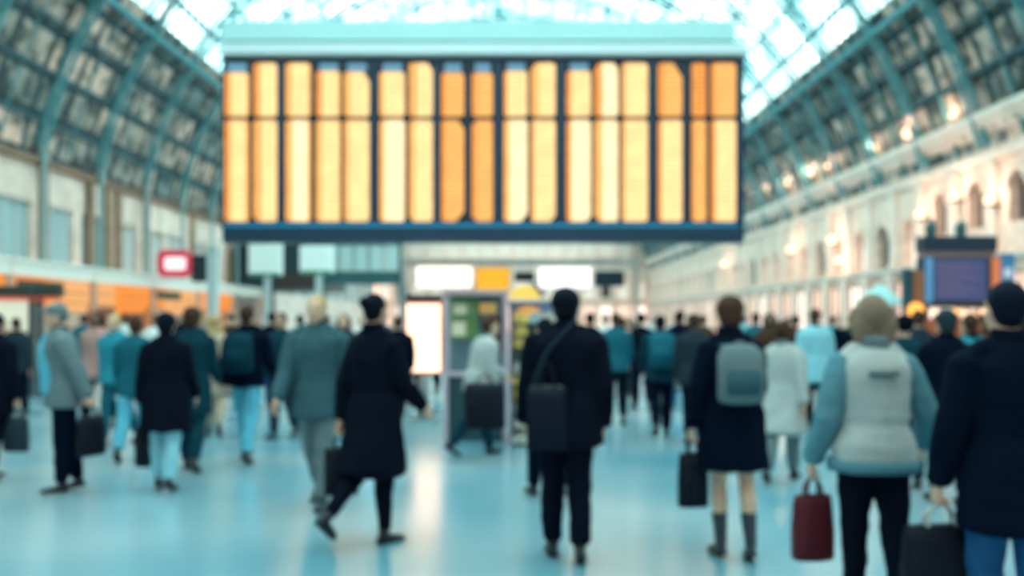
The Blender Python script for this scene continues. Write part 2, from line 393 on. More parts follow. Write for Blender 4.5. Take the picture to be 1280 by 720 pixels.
def suitcase(px, d, w, h, dp, rz, col, label):
    r = empty('wheeled_suitcase', (wx(px, d), d, 0), rz); tag(r, label, 'suitcase')
    m = mat(col + ' case shell', C[col], .4)
    MB().box(-w/2, w/2, -dp/2, dp/2, .06, h, bev=.03).obj('case_body', m, r)
    q = MB(); q.box(-w*.38, w*.38, -dp/2-.02, -dp/2+.01, .12, h*.5, bev=.01); q.obj('front_pocket', cloth(col), r)
    q = MB()
    for sx in (-1, 1): q.loft([(sx*w*.25,dp*.3,h-.02),(sx*w*.25,dp*.3,h+.35)], [.008,.008], 8, ref=(1,0,0))
    q.loft([(-w*.28,dp*.3,h+.36),(w*.28,dp*.3,h+.36)], [.014,.014], 8, ref=(0,1,0)); q.obj('pull_handle', mat('pull metal', (.3,.35,.38,1), .3, .9), r, smooth=True)
    for sx in (-1, 1):
        for sy in (-1, 1):
            q = MB(); q.loft([(sx*w*.38-.012,sy*dp*.36,.032),(sx*w*.38+.012,sy*dp*.36,.032)], [.03,.03], 14, ref=(0,1,0)); q.obj('wheel', SHOE['black'], r, smooth=True)
    return r

# ================================================================== THE HALL
WALLX = 16.0; END = 112.0; BACK = -7.0; VC = 4.0; VR = 16.36; VA = math.asin(3.4/VR)
def ell(t, off=0): 
    a = VA + t*(PI-2*VA)/PI; return Vector(((VR-off)*math.cos(a), 0, VC + (VR-off)*math.sin(a)))
# floor
def floor_mat():
    m = mat('polished terrazzo', (.36,.5,.55,1), .24)
    nt = m.node_tree; b = nt.nodes['Principled BSDF']
    tc = nt.nodes.new('ShaderNodeTexCoord'); no = nt.nodes.new('ShaderNodeTexNoise'); no.inputs['Scale'].default_value = .35; no.inputs['Detail'].default_value = 1.5
    cr = nt.nodes.new('ShaderNodeValToRGB'); cr.color_ramp.elements[0].color = (.11,.32,.42,1); cr.color_ramp.elements[1].color = (.33,.46,.52,1)
    cr.color_ramp.elements[0].position = .35; cr.color_ramp.elements[1].position = .68
    nt.links.new(tc.outputs['Object'], no.inputs['Vector']); nt.links.new(no.outputs['Fac'], cr.inputs[0]); nt.links.new(cr.outputs[0], b.inputs['Base Color'])
    mr = nt.nodes.new('ShaderNodeMapRange'); mr.inputs['To Min'].default_value = .15; mr.inputs['To Max'].default_value = .26
    nt.links.new(no.outputs['Fac'], mr.inputs['Value']); nt.links.new(mr.outputs[0], b.inputs['Roughness'])
    b.inputs['Specular IOR Level'].default_value = 1.0; b.inputs['IOR'].default_value = 1.75
    return m
struct(MB().box(-WALLX-.5, WALLX+.5, BACK-.5, END+.5, -.2, 0).obj('floor', floor_mat()))
stone = mat('warm stone', (.9,.61,.5,1), .8, bump=.3, bscale=3, var=.13)
stone2 = mat('pale carved stone', (.93,.71,.61,1), .75, var=.08, bscale=1.2)
brownst = mat('brown stone', (.34,.2,.13,1), .8, var=.15, bscale=2)
lwall = mat('grey plaster', (.9,.65,.56,1), .8, var=.16, bscale=.9)
steel = mat('teal painted steel', (.08,.3,.34,1), .45)
steel_d = mat('dark teal steel', (.03,.1,.12,1), .55)
darkglass = mat('dark window glass', (.02,.02,.025,1), .15)
paleglass = mat('pale window glass', (.62,.6,.55,1), .25, emit=(1,.8,.68,1), estr=.6)
blueglass = mat('blue grey window glass', (.4,.52,.55,1), .12)

# ---- right wall with its arcade of arched windows
rw = MB()
def arch_bay(mb, y0, y1, z0, z1, cy, w, sill, spring, dep=.45):
    X = WALLX; a, b = cy-w/2, cy+w/2
    V = lambda y, z, x=X: mb.bm.verts.new((x, y, z))
    def q(*p): mb.face([V(*v) for v in p])
    q((y0,z0),(a,z0),(a,z1),(y0,z1)); q((b,z0),(y1,z0),(y1,z1),(b,z1)); q((a,z0),(b,z0),(b,sill),(a,sill))
    n = 12; arc = [(cy - w/2*math.cos(PI*i/n), spring + w/2*math.sin(PI*i/n)) for i in range(n+1)]
    for p, r in zip(arc, arc[1:]): q(p, r, (r[0], z1), (p[0], z1))
    rim = [(a, sill)] + arc + [(b, sill)]
    for p, r in zip(rim, rim[1:] + rim[:1]): q((p[0],p[1],X), (r[0],r[1],X), (r[0],r[1],X+dep), (p[0],p[1],X+dep))
    # raised surround
    for (p, r) in zip(arc, arc[1:]):
        k = (w/2+.2)/(w/2)
        P = [(cy+(s[0]-cy)*k, spring+(s[1]-spring)*k) for s in (p, r)]
        x = X-.07
        q((p[0],p[1],x),(r[0],r[1],x),(P[1][0],P[1][1],x),(P[0][0],P[0][1],x)); q((P[0][0],P[0][1],x),(P[1][0],P[1][1],x),(P[1][0],P[1][1],X),(P[0][0],P[0][1],X))
        q((p[0],p[1],x),(r[0],r[1],x),(r[0],r[1],X),(p[0],p[1],X))
    return arc, a, b
wn = 0; BAY = 2.75; y = 29.0 - BAY*13
ZT = 8.3
bays = []
while y < END - .5:
    y1 = min(y + BAY, END); cy = y + BAY/2
    if y1 - y < BAY - .01: 
        rw.face([rw.bm.verts.new(p) for p in ((WALLX,y,4.35),(WALLX,y1,4.35),(WALLX,y1,ZT),(WALLX,y,ZT))]); break
    low = cy > 37.5
    if y >= BACK:
        w, sill, spring = (1.35, 3.75, 5.0) if low else (1.05, 4.75, 5.85)
        arc, a, b = arch_bay(rw, y, y1, 3.55, ZT, cy, w, sill, spring)
        bays.append((cy, w, sill, spring, arc, low))
    y = y1
ys0 = bays[0][0] - BAY/2
rw.box(WALLX, WALLX+.5, BACK, END, 0, 3.55)
if ys0 > BACK: rw.box(WALLX, WALLX+.45, BACK, ys0, 3.55, ZT)
rw.box(WALLX+.46, WALLX+.6, BACK, END, 3.55, ZT+2)
wr = struct(rw.obj('wall_right', [stone])); 
for i, (cy, w, sill, spring, arc, low) in enumerate(bays):
    wn += 1
    pane = MB(); poly = [(cy-w/2, sill)] + arc + [(cy+w/2, sill)]
    A_ = [pane.bm.verts.new((WALLX+.38, p[0], p[1])) for p in poly]; B_ = [pane.bm.verts.new((WALLX+.42, p[0], p[1])) for p in poly]
    pane.face(A_); pane.face(B_[::-1])
    dark = (abs(cy-40.8) < 1.4) or cy < 37.5 or (i % 5 == 0)
    o = struct(pane.obj('window_%d' % wn, darkglass if dark else paleglass))
    fr = MB(); X = WALLX+.34
    fr.box(X, X+.05, cy-.03, cy+.03, sill, spring+w/2); fr.box(X, X+.05, cy-w/2, cy+w/2, spring-.03, spring+.03); fr.box(X, X+.05, cy-w/2, cy+w/2, sill, sill+.06)
    fr.obj('window_frame', mat('brown window frame', (.16,.09,.06,1), .5), o)
# mouldings and piers
def trim(n, mb, m): return struct(mb.obj('trim_%d' % n, m))
t = MB(); prof = [(WALLX+.05,7.75),(WALLX-.15,7.8),(WALLX-.2,7.95),(WALLX-.5,8.05),(WALLX-.62,8.2),(WALLX-.7,8.22),(WALLX-.72,8.42),(WALLX+.05,8.45)]
t.prism([(x, z) for x, z in prof], BACK, END)
yy = BACK + .3
while yy < END: t.box(WALLX-.42, WALLX-.1, yy, yy+.28, 7.84, 8.03); yy += .69
trim(1, t, stone2)
t = MB(); t.prism([(WALLX+.05,6.85),(WALLX-.16,6.9),(WALLX-.24,7.05),(WALLX-.26,7.14),(WALLX+.05,7.16)], BACK, END); trim(2, t, stone2)
t = MB(); t.prism([(WALLX+.05,3.5),(WALLX-.16,3.52),(WALLX-.3,3.62),(WALLX-.32,3.74),(WALLX+.05,3.76)], BACK, END); trim(3, t, stone2)
t = MB()
for (cy, *_r) in bays:
    ye = cy - BAY/2
    t.box(WALLX-.16, WALLX+.05, ye-.22, ye+.22, 3.76, 6.85); t.box(WALLX-.22, WALLX+.05, ye-.28, ye+.28, 6.62, 6.85); t.box(WALLX-.22, WALLX+.05, ye-.28, ye+.28, 3.76, 3.95)
    t.box(WALLX-.1, WALLX+.05, ye-.12, ye+.12, 7.16, 7.75)
trim(4, t, stone2)
t = MB()
for k, (cy, *_r) in enumerate(bays):
    ye = cy - BAY/2; t.box(WALLX-.3, WALLX+.05, ye-.25, ye+.25, 0, 3.52); t.box(WALLX-.36, WALLX+.05, ye-.31, ye+.31, 0, .5); t.box(WALLX-.36, WALLX+.05, ye-.31, ye+.31, 3.2, 3.52)
trim(5, t, stone2)
shopglow = emi('lit shop interior', (1,.72,.56,1), 1.3); shopglow2 = emi('cream shop light', (1,.82,.7,1), 1.8)
for k, (cy, *_r) in enumerate(bays):
    if cy < 10: continue
    wn += 1
    m = MB(); m.box(WALLX-.06, WALLX+.02, cy-1.05, cy+1.05, .55, 3.1)
    o = struct(m.obj('window_%d' % wn, shopglow if k % 3 else shopglow2))
    f = MB()
    for q in (-1.08, -.36, .32, 1.02): f.box(WALLX-.12, WALLX-.05, cy+q, cy+q+.06, .5, 3.1)
    f.box(WALLX-.12, WALLX-.05, cy-1.08, cy+1.08, 3.1, 3.18); f.box(WALLX-.12, WALLX-.05, cy-1.08, cy+1.08, .3, .56); f.box(WALLX-.12, WALLX-.05, cy-1.08, cy+1.08, 2.0, 2.04)
    f.obj('window_frame', mat('shopfront frame', (.3,.2,.16,1), .5), o)
# ---- left wall
LT = 6.9
m = MB(); m.box(-WALLX-.4, -WALLX, BACK, END, 0, 3.4); m.box(-WALLX-.4, -WALLX, BACK, END, 5.55, LT+.9)
yy = BACK
while yy < END: m.box(-WALLX-.4, -WALLX, yy, yy+.7, 3.4, 5.55); yy += 3.0
struct(m.obj('wall_left', [lwall]))
yy = BACK + .7; k = 0
while yy < END - 3:
    wn += 1; y1 = yy + 2.3
    o = struct(MB().box(-WALLX-.25, -WALLX-.2, yy, y1, 3.4, 5.55).obj('window_%d' % wn, blueglass if yy < 36 else mat('white blind glass', (.62,.6,.57,1), .3)))
    f = MB()
    for q in (0, .75, 1.5, 2.24): f.box(-WALLX-.2, -WALLX-.14, yy+q, yy+q+.06, 3.4, 5.55)
    f.box(-WALLX-.2, -WALLX-.14, yy, y1, 3.4, 3.47); f.box(-WALLX-.2, -WALLX-.14, yy, y1, 5.48, 5.55)
    f.obj('window_frame', mat('pale window frame', (.6,.63,.62,1), .5), o)
    yy += 3.0; k += 1
t = MB()
for yy in (32.4, 36.0, 37.6, 38.6, 41.6, 47.6, 53.6, 59.6): t.box(-WALLX, -WALLX+.18, yy, yy+.42, 3.4, LT)
trim(6, t, brownst)
t = MB(); t.prism([(-WALLX-.05,LT-.1),(-WALLX+.25,LT-.05),(-WALLX+.32,LT+.12),(-WALLX-.05,LT+.14)], BACK, END); trim(7, t, brownst)
t = MB()
for i in range(12):
    yy = 21 + i*7.5; t.box(-WALLX, -WALLX+.1, yy, yy+1.1, 5.6, LT-.15)
trim(8, t, stone2)
# ---- far end and back
m = MB(); m.box(-WALLX-.4, WALLX+.5, END, END+.4, 0, 12.4); struct(m.obj('wall_end', [stone2]))
t = MB()
for z0, z1, d in ((8.3,8.7,.5),(6.2,6.5,.3),(3.6,3.9,.35)): t.box(-WALLX, WALLX, END-d, END, z0, z1)
for i in range(17): t.box(-WALLX+i*1.98, -WALLX+i*1.98+.4, END-.25, END, 0, 12.2)
trim(9, t, stone)
for i in range(16):
    wn += 1; x = -WALLX + .7 + i*1.98
    o = struct(MB().box(x, x+1.0, END-.08, END+.02, 4.2, 5.9).obj('window_%d' % wn, darkglass if i % 4 == 1 else paleglass))
    f = MB(); f.box(x+.47, x+.53, END-.14, END-.08, 4.2, 5.9); f.box(x, x+1, END-.14, END-.08, 5.1, 5.16); f.obj('window_frame', mat('brown window frame', (0,0,0,1)), o)
    wn += 1
    o = struct(MB().box(x-.15, x+1.15, END-.08, END+.02, .3, 3.2).obj('window_%d' % wn, shopglow2 if i % 2 else shopglow))
    f = MB(); f.box(x+.47, x+.53, END-.14, END-.08, .3, 3.2); f.box(x-.15, x+1.15, END-.14, END-.08, 2.4, 2.46); f.obj('window_frame', MATS['shopfront frame'], o)
struct(MB().box(-WALLX-.4, WALLX+.5, BACK-.4, BACK, 0, 20).obj('wall_back', [stone]))

# ---- roof
def deck_mat():
    m = bpy.data.materials.new('roof panelling'); m.use_nodes = True; nt = m.node_tree; b = nt.nodes['Principled BSDF']
    uv = nt.nodes.new('ShaderNodeUVMap'); br = nt.nodes.new('ShaderNodeTexBrick'); br.offset = 0; br.squash = 1
    br.inputs['Scale'].default_value = 1; br.inputs['Brick Width'].default_value = 2.25; br.inputs['Row Height'].default_value = 1.35
    br.inputs['Mortar Size'].default_value = .17; br.inputs['Mortar Smooth'].default_value = .1
    br.inputs['Color1'].default_value = (.2,.24,.22,1); br.inputs['Color2'].default_value = (1,.6,.46,1); br.inputs['Mortar'].default_value = (.015,.06,.075,1)
    no = nt.nodes.new('ShaderNodeTexNoise'); no.inputs['Scale'].default_value = 1.5; no.inputs['Detail'].default_value = 6
    cr = nt.nodes.new('ShaderNodeValToRGB'); cr.color_ramp.elements[0].position = .38; cr.color_ramp.elements[1].position = .58
    cr.color_ramp.elements[0].color = (.06,.13,.15,1); cr.color_ramp.elements[1].color = (1,1,1,1)
    mx = nt.nodes.new('ShaderNodeMix'); mx.data_type = 'RGBA'; mx.blend_type = 'MULTIPLY'; mx.inputs[0].default_value = 1
    nt.links.new(uv.outputs[0], br.inputs['Vector']); nt.links.new(uv.outputs[0], no.inputs['Vector']); nt.links.new(no.outputs['Fac'], cr.inputs[0])
    nt.links.new(br.outputs['Color'], mx.inputs[6]); nt.links.new(cr.outputs[0], mx.inputs[7]); nt.links.new(mx.outputs[2], b.inputs['Base Color'])
    b.inputs['Roughness'].default_value = .6
    bp = nt.nodes.new('ShaderNodeBump'); bp.inputs['Distance'].default_value = .1; bp.inputs['Strength'].default_value = .6
    nt.links.new(br.outputs['Fac'], bp.inputs['Height']); nt.links.new(bp.outputs[0], b.inputs['Normal']); bp.invert = True
    return m
def glass_mat():
    m = bpy.data.materials.new('weathered roof glass'); m.use_nodes = True; nt = m.node_tree; nt.nodes.clear()
    out = nt.nodes.new('ShaderNodeOutputMaterial'); tr = nt.nodes.new('ShaderNodeBsdfTransparent'); tr.inputs[0].default_value = (1,1,1,1)
    gl = nt.nodes.new('ShaderNodeBsdfGlossy'); gl.inputs['Roughness'].default_value = .1
    df = nt.nodes.new('ShaderNodeBsdfTranslucent'); df.inputs[0].default_value = (.42,.72,.74,1)
    tc = nt.nodes.new('ShaderNodeTexCoord'); no = nt.nodes.new('ShaderNodeTexNoise'); no.inputs['Scale'].default_value = .7; no.inputs['Detail'].default_value = 6
    cr = nt.nodes.new('ShaderNodeValToRGB'); cr.color_ramp.elements[0].position = .4; cr.color_ramp.elements[1].position = .6
    cr.color_ramp.elements[0].color = (.1,.1,.1,1); cr.color_ramp.elements[1].color = (.75,.75,.75,1)
    a = nt.nodes.new('ShaderNodeMixShader'); c = nt.nodes.new('ShaderNodeMixShader'); c.inputs[0].default_value = .06
    nt.links.new(tc.outputs['Object'], no.inputs['Vector']); nt.links.new(no.outputs['Fac'], cr.inputs[0]); nt.links.new(cr.outputs[0], a.inputs[0])
    uv = nt.nodes.new('ShaderNodeUVMap'); br = nt.nodes.new('ShaderNodeTexBrick'); br.offset = .5; br.inputs['Scale'].default_value = 1
    br.inputs['Brick Width'].default_value = 1.5; br.inputs['Row Height'].default_value = .95; br.inputs['Mortar Size'].default_value = .05
    br.inputs['Color1'].default_value = (.1,.3,.33,1); br.inputs['Color2'].default_value = (1,1,1,1); br.inputs['Mortar'].default_value = (.03,.13,.15,1)
    n2 = nt.nodes.new('ShaderNodeTexNoise'); n2.inputs['Scale'].default_value = .22; n2.inputs['Detail'].default_value = 3
    c2 = nt.nodes.new('ShaderNodeValToRGB'); c2.color_ramp.elements[0].position = .45; c2.color_ramp.elements[1].position = .6
    c2.color_ramp.elements[0].color = (.16,.4,.43,1); c2.color_ramp.elements[1].color = (1,1,1,1)
    mx = nt.nodes.new('ShaderNodeMix'); mx.data_type = 'RGBA'; mx.blend_type = 'MULTIPLY'; mx.inputs[0].default_value = 1
    nt.links.new(uv.outputs[0], br.inputs['Vector']); nt.links.new(tc.outputs['Object'], n2.inputs['Vector']); nt.links.new(n2.outputs['Fac'], c2.inputs[0])
    nt.links.new(br.outputs['Color'], mx.inputs[6]); nt.links.new(c2.outputs[0], mx.inputs[7]); nt.links.new(mx.outputs[2], tr.inputs[0])
    nt.links.new(tr.outputs[0], a.inputs[1]); nt.links.new(df.outputs[0], a.inputs[2]); nt.links.new(a.outputs[0], c.inputs[1]); nt.links.new(gl.outputs[0], c.inputs[2])
    nt.links.new(c.outputs[0], out.inputs[0])
    return m
T1 = .44
def vault(name, t0, t1, nt_, m, parent=None, thick=0):
    bm = bmesh.new(); uvl = bm.loops.layers.uv.new('UV'); arc = 0; prev = None; rows = []
    for i in range(nt_+1):
        p = ell(t0 + (t1-t0)*i/nt_)
        if prev is not None: arc += (p-prev).length
        prev = p; rows.append((arc, [bm.verts.new((p.x, yv, p.z)) for yv in (BACK-.3, END+.3)]))
    for (a0, r0), (a1, r1) in zip(rows, rows[1:]):
        f = bm.faces.new([r0[0], r1[0], r1[1], r0[1]])
        for l, uv in zip(f.loops, ((0,a0),(0,a1),(END-BACK,a1),(END-BACK,a0))): l[uvl].uv = uv
    me = bpy.data.meshes.new(name); bm.to_mesh(me); bm.free(); me.materials.append(m)
    o = link(name, me, parent)
    if thick: s = o.modifiers.new('s', 'SOLIDIFY'); s.thickness = thick; s.offset = -1
    return o
dm = deck_mat()
ceil = struct(vault('ceiling', -.02, T1, 10, dm, None, .15))
vault('roof_panelling', PI+.02, PI-T1, 10, dm, ceil, .15)
gm = glass_mat(); vault('skylight', T1, PI-T1, 28, gm, ceil)
def sweep(mb, t0, t1, n, off, y, w, h):
    ring = []
    for i in range(n+1):
        t = t0 + (t1-t0)*i/n; a = ell(t, off); b = ell(t, off+h)
        ring.append([mb.bm.verts.new(p) for p in ((a.x,y-w/2,a.z),(a.x,y+w/2,a.z),(b.x,y+w/2,b.z),(b.x,y-w/2,b.z))])
    for r, s in zip(ring, ring[1:]):
        for k in range(4): mb.face([r[k], r[(k+1)%4], s[(k+1)%4], s[k]])
    mb.face(ring[0]); mb.face(ring[-1][::-1])
rb = MB(); sweep(rb, 0, PI, 40, .12, 0, .2, .14); sweep(rb, 0, PI, 40, .42, 0, .12, .07)
NW = 44
for i in range(NW):
    a = ell(PI*i/NW, .2 if i % 2 else .44); b = ell(PI*(i+1)/NW, .44 if i % 2 else .2); rb.loft([a, b], [.025,.025], 6, cap=0, ref=(0,1,0))
rme = rb.mesh('arch_rib', steel)
yy = 0.5
while yy < END: link('arch_rib', rme, ceil, (0, yy, 0)); yy += 4.5
sb = MB(); sweep(sb, 0, T1, 10, .05, 0, .1, .12); sweep(sb, PI-T1, PI, 10, .05, 0, .1, .12)
sme = sb.mesh('secondary_rib', mat('mid teal steel', (.07,.22,.25,1), .5))
yy = 2.75
while yy < END: link('secondary_rib', sme, ceil, (0, yy, 0)); yy += 4.5
for i in range(28):
    t = .06 + i*(PI-.12)/27; dk = t < T1-.02 or t > PI-T1+.02
    big = abs(t-T1) < .07 or abs(t-PI+T1) < .07
    c = ell(t, .1); n = Vector((math.cos(t), 0, math.sin(t))); q = Vector((-n.z, 0, n.x)); mb = MB(); w = .2 if big else (.11 if dk else .15); h = .35 if big else .16
    P = [c + q*w/2, c - q*w/2, c - q*w/2 - n*h, c + q*w/2 - n*h]
    mb.prism([(p.x, p.z) for p in P], BACK, END); mb.obj('purlin', steel_d if dk and not big else steel, ceil)
gb = MB(); yy = BACK+.5
while yy < END: sweep(gb, T1, PI-T1, 24, .0, yy, .12, .09); yy += .75
gb.obj('glazing_bars', steel, ceil)
# gable at the far end
g = MB()
for i in range(24):
    t = PI*(i+.5)/24; p = ell(t); 
    if p.z > 12.5: g.box(p.x-.06, p.x+.06, END-.1, END+.05, 12.4, p.z)
for z in (12.5, 14.5, 16.5):
    x = math.sqrt(max(0, VR**2-(z-VC)**2)); g.box(-x, x, END-.1, END+.05, z-.06, z+.06)
g.obj('gable_frame', steel, ceil)
g = MB(); t0 = (math.asin(8.4/VR)-VA)*PI/(PI-2*VA); pts = [ell(t0 + (PI-2*t0)*i/40) for i in range(41)]; g.prism([(p.x, max(12.4,p.z)) for p in pts], END+.06, END+.08); g.obj('gable_glass', gm, ceil)
# posts that carry the ribs down the left wall
pm = MB(); pm.loft([(0,0,3.4),(0,0,4.6),(0,0,7.0),(-.02,0,7.6)], [.1,.085,.085,.1], 12, cap=0); pm.box(-.16,.16,-.16,.16,3.4,3.55); pm.box(-.14,.14,-.14,.14,6.95,7.1)
pme = pm.mesh('wall_post', mat('grey teal steel', (.3,.42,.43,1), .5)); yy = 0.5
while yy < END: link('wall_post', pme, ceil, (-WALLX+.38, yy, 0)); yy += 4.5

# ================================================================== THINGS IN THE HALL
# ---- departure board
BD = 26.0
def bx(px): return wx(px, BD)
def bz(py): return wz(py, BD)
navy = mat('navy board casing', (.004,.03,.075,1), .4)
pale = mat('pale cyan beam', (.45,.72,.74,1), .45); pale2 = mat('white cyan ledge', (.66,.78,.82,1), .4); tealline = mat('teal groove', (.08,.33,.34,1), .4)
brd = empty('departure_board', (bx(604), BD, bz(303))); tag(brd, 'huge navy departure board of tall amber text columns hanging over the crowd', 'departure board')
def bpart(name, mb, m):
    o = mb.obj(name, m, brd); o.location = Vector((0, 0, 0)) - brd.location; return o
m = MB(); m.box(bx(278), bx(930), BD, BD+.55, bz(303), bz(72)); bpart('casing', m, navy)
m = MB(); m.box(bx(279), bx(924), BD-.06, BD, bz(302), bz(285)); bpart('lower_fascia', m, mat('navy fascia', (.003,.035,.075,1), .35))
m = MB(); m.box(bx(282), bx(921), BD-.1, BD, bz(284), bz(279.5)); bpart('light_strip', m, mat('blue strip', (.01,.16,.3,1), .3, emit=(.0,.25,.45,1), estr=.35))
m = MB(); m.box(bx(279), bx(918), BD-.15, BD+.7, bz(52), bz(28), bev=.03); bpart('header_beam', m, pale)
m = MB(); m.box(bx(279), bx(924), BD-.05, BD+.6, bz(57), bz(52)); bpart('beam_groove', m, tealline)
m = MB(); m.box(bx(278), bx(930), BD-.3, BD+.7, bz(71), bz(57), bev=.03); bpart('header_ledge', m, pale2)
for px in (288, 400, 470, 604, 735, 868, 920):
    m = MB(); x = bx(px); zt = VC + math.sqrt(VR**2-x**2) - .7
    m.loft([(x,BD+.3,bz(29)),(x,BD+.3,zt)], [.035,.035], 8, cap=0); bpart('hanger_rod', m, steel)
for px in (351, 468, 545.5, 622, 702, 815):
    m = MB(); m.box(bx(px)-.05, bx(px)+.05, BD-.09, BD, bz(284), bz(73)); bpart('module_post', m, mat('navy post', (.006,.045,.1,1), .4))
am1 = emi('orange text', (1,.40,.10,1), 1.05, 7.2, .5); am2 = emi('amber text', (1,.50,.15,1), 1.15, 7.2, .62); am3 = emi('pale amber text', (1,.68,.30,1), 1.3, 7.2, .75); am4 = emi('cream text', (1,.78,.44,1), 1.4, 7.2, .82)
hdr = emi('blue grey heading', (.16,.40,.55,1), .9)
scr = mat('black screen glass', (.003,.012,.03,1), .15)
AM = [scr, am1, am2, am3, am4, hdr]
def screen(x0, x1, y0, y1, strips, head=None, cut=None):
    """strips: list of (width share, material index)"""
    m = MB(); m.box(bx(x0-2.2), bx(x1+2.2), BD-.07, BD, bz(y1+1.2), bz(y0-1.2), 0)
    X = x0; w = x1-x0; r = 2.2
    for si, (sh, mi) in enumerate(strips):
        xa, xb = X, X + w*sh; X = xb
        ya = head if head else y0
        first, last = si == 0, si == len(strips)-1
        poly = []
        cl = cut if cut else (0,0,0,0)   # extra cut at tl, tr, br, bl in px
        tl = (r + cl[0]) if first else 0; tr = (r + cl[1]) if last else 0; br_ = (r + cl[2]) if last else 0; bl = (r + cl[3]) if first else 0
        tl, bl = min(tl, (xb-xa)*.9), min(bl, (xb-xa)*.9); tr, br_ = min(tr, (xb-xa)*.9), min(br_, (xb-xa)*.9)
        poly = [(xa+bl, y1), (xb-br_, y1), (xb, y1-br_*1.2), (xb, ya+tr*1.6), (xb-tr, ya), (xa+tl, ya), (xa, ya+tl*1.2), (xa, y1-bl*1.2)]
        pp = []
        for a in poly:
            if not pp or (abs(a[0]-pp[-1][0]) + abs(a[1]-pp[-1][1])) > .01: pp.append(a)
        if abs(pp[0][0]-pp[-1][0]) + abs(pp[0][1]-pp[-1][1]) < .01: pp.pop()
        m.prism([(bx(a), bz(b)) for a, b in pp], BD-.085, BD-.072, mi)
    so = bpart('screen', m, AM)
    if head: MB().box(bx(x0+4), bx(x1-3), BD-.085, BD-.072, bz(head-1), bz(y0)).obj('heading', hdr, so)
cols = [  # x0 x1, heading bottom, upper strips, lower strips, upper cut, lower cut
 (282,312,92,[(.25,1),(.68,3),(.07,2)],[(.25,1),(.6,3),(.15,2)],None,None),
 (318,347,None,[(.28,1),(.72,3)],[(.2,2),(.12,1),(.68,3)],None,(0,0,0,3)),
 (358,389,None,[(.25,2),(.65,3),(.1,2)],[(.28,2),(.6,4),(.12,2)],(0,4,0,0),None),
 (396,426,90,[(.25,1),(.65,3),(.1,2)],[(.25,2),(.7,3),(.05,2)],(0,4,0,0),None),
 (431,462,91,[(.25,2),(.75,3)],[(.2,2),(.8,3)],(0,5,0,0),None),
 (475,506,91,[(.18,2),(.82,3)],[(.2,2),(.8,4)],None,None),
 (512,541,None,[(.2,2),(.1,1),(.7,3)],[(.25,2),(.75,3)],(0,4,0,0),(0,0,0,3)),
 (552,580,92,[(.2,1),(.8,2)],[(.2,1),(.8,2)],None,(0,5,8,0)),
 (590,616,92,[(.25,1),(.75,2)],[(.25,1),(.75,2)],None,(4,0,0,5)),
 (630,659,90,[(.15,1),(.85,3)],[(.25,2),(.75,4)],None,(0,0,6,0)),
 (664,694,None,[(.3,2),(.7,3)],[(.15,2),(.85,3)],(4,0,0,0),(0,0,4,0)),
 (708,738,90,[(.2,1),(.8,3)],[(.2,1),(.8,4)],None,(0,0,3,0)),
 (743,772,None,[(.33,1),(.67,4)],[(.33,2),(.67,4)],(4,3,0,0),(0,0,0,4)),
 (777,809,None,[(.15,2),(.85,3)],[(.15,2),(.85,3)],None,None),
 (822,852,None,[(.25,1),(.75,2)],[(.15,1),(.85,3)],(0,9,0,0),None),
 (864,882,None,[(.2,1),(.8,1)],[(.2,1),(.8,2)],None,None),
 (888,919,None,[(.2,1),(.8,2)],[(.2,1),(.8,3)],None,None)]
for x0, x1, hd, u, l, cu, cl in cols:
    screen(x0, x1, 80, 146, u, hd, cu); screen(x0, x1, 151, 277, l, None, cl)

# ---- lit signs on the gantry beyond
GD = 30.0; gx = lambda p: wx(p, GD); gz = lambda p: wz(p, GD)
ga = empty('sign_gantry', (gx(650), GD, 0)); tag(ga, 'slim pale steel gantry spanning the concourse behind the lit signs', 'gantry')
for nm, bxs in (('beam', (gx(503), gx(797), GD+.1, GD+.25, gz(328), gz(323))),):
    o = MB().box(*bxs).obj(nm, mat('pale gantry steel', (.6,.58,.55,1), .5), ga); o.location = -ga.location
for px in (503, 797):
    m = MB(); m.loft([(gx(px),GD+.17,0),(gx(px),GD+.17,gz(323))], [.06,.06], 10, cap=0); m.box(gx(px)-.15, gx(px)+.15, GD+.02, GD+.32, 0, .03); o = m.obj('post', MATS['pale gantry steel'], ga); o.location = -ga.location
def hang_sign(px0, px1, py0, py1, facem, framem, label, name='hanging_sign'):
    cx = gx((px0+px1)/2); r = empty(name, (cx, GD, gz(py1))); tag(r, label, 'sign')
    L0 = -r.location
    o = MB().box(gx(px0), gx(px1), GD-.12, GD+.12, gz(py1), gz(py0), bev=.03).obj('housing', framem, r); o.location = L0
    o = MB().box(gx(px0+1.3), gx(px1-1.3), GD-.14, GD-.115, gz(py1-1.3), gz(py0+1.3)).obj('face', facem, r); o.location = L0
    for px in (px0+8, px1-8):
        o = MB().box(gx(px)-.02, gx(px)+.02, GD-.02, GD+.1, gz(py0), gz(325)).obj('bracket', MATS['pale gantry steel'], r); o.location = L0
hang_sign(520, 592, 332, 361, emi('warm white sign face', (1,.93,.83,1), 1.7), mat('peach sign frame', (.8,.45,.3,1), .5), 'glowing warm white rectangular sign next to the yellow sign')
hang_sign(594, 638, 334, 364, emi('yellow sign face', (1,.50,.045,1), 1.0), mat('orange sign frame', (.6,.2,.03,1), .5), 'yellow orange square sign between the two white signs')
hang_sign(672, 740, 333, 361, emi('white sign face', (1,.99,.97,1), 1.6), mat('cream sign frame', (.75,.7,.62,1), .5), 'glowing pure white sign above the man with the navy shoulder bag')
hang_sign(743, 780, 339, 358, mat('dark navy sign face', (.01,.045,.08,1), .35), mat('dark sign frame', (.01,.03,.05,1), .4), 'small dark navy sign with no light on the gantry')
hang_sign(643, 668, 340, 352, mat('plum sign face', (.05,.02,.05,1), .35), MATS['dark sign frame'], 'tiny dark plum sign squeezed between yellow and white signs')

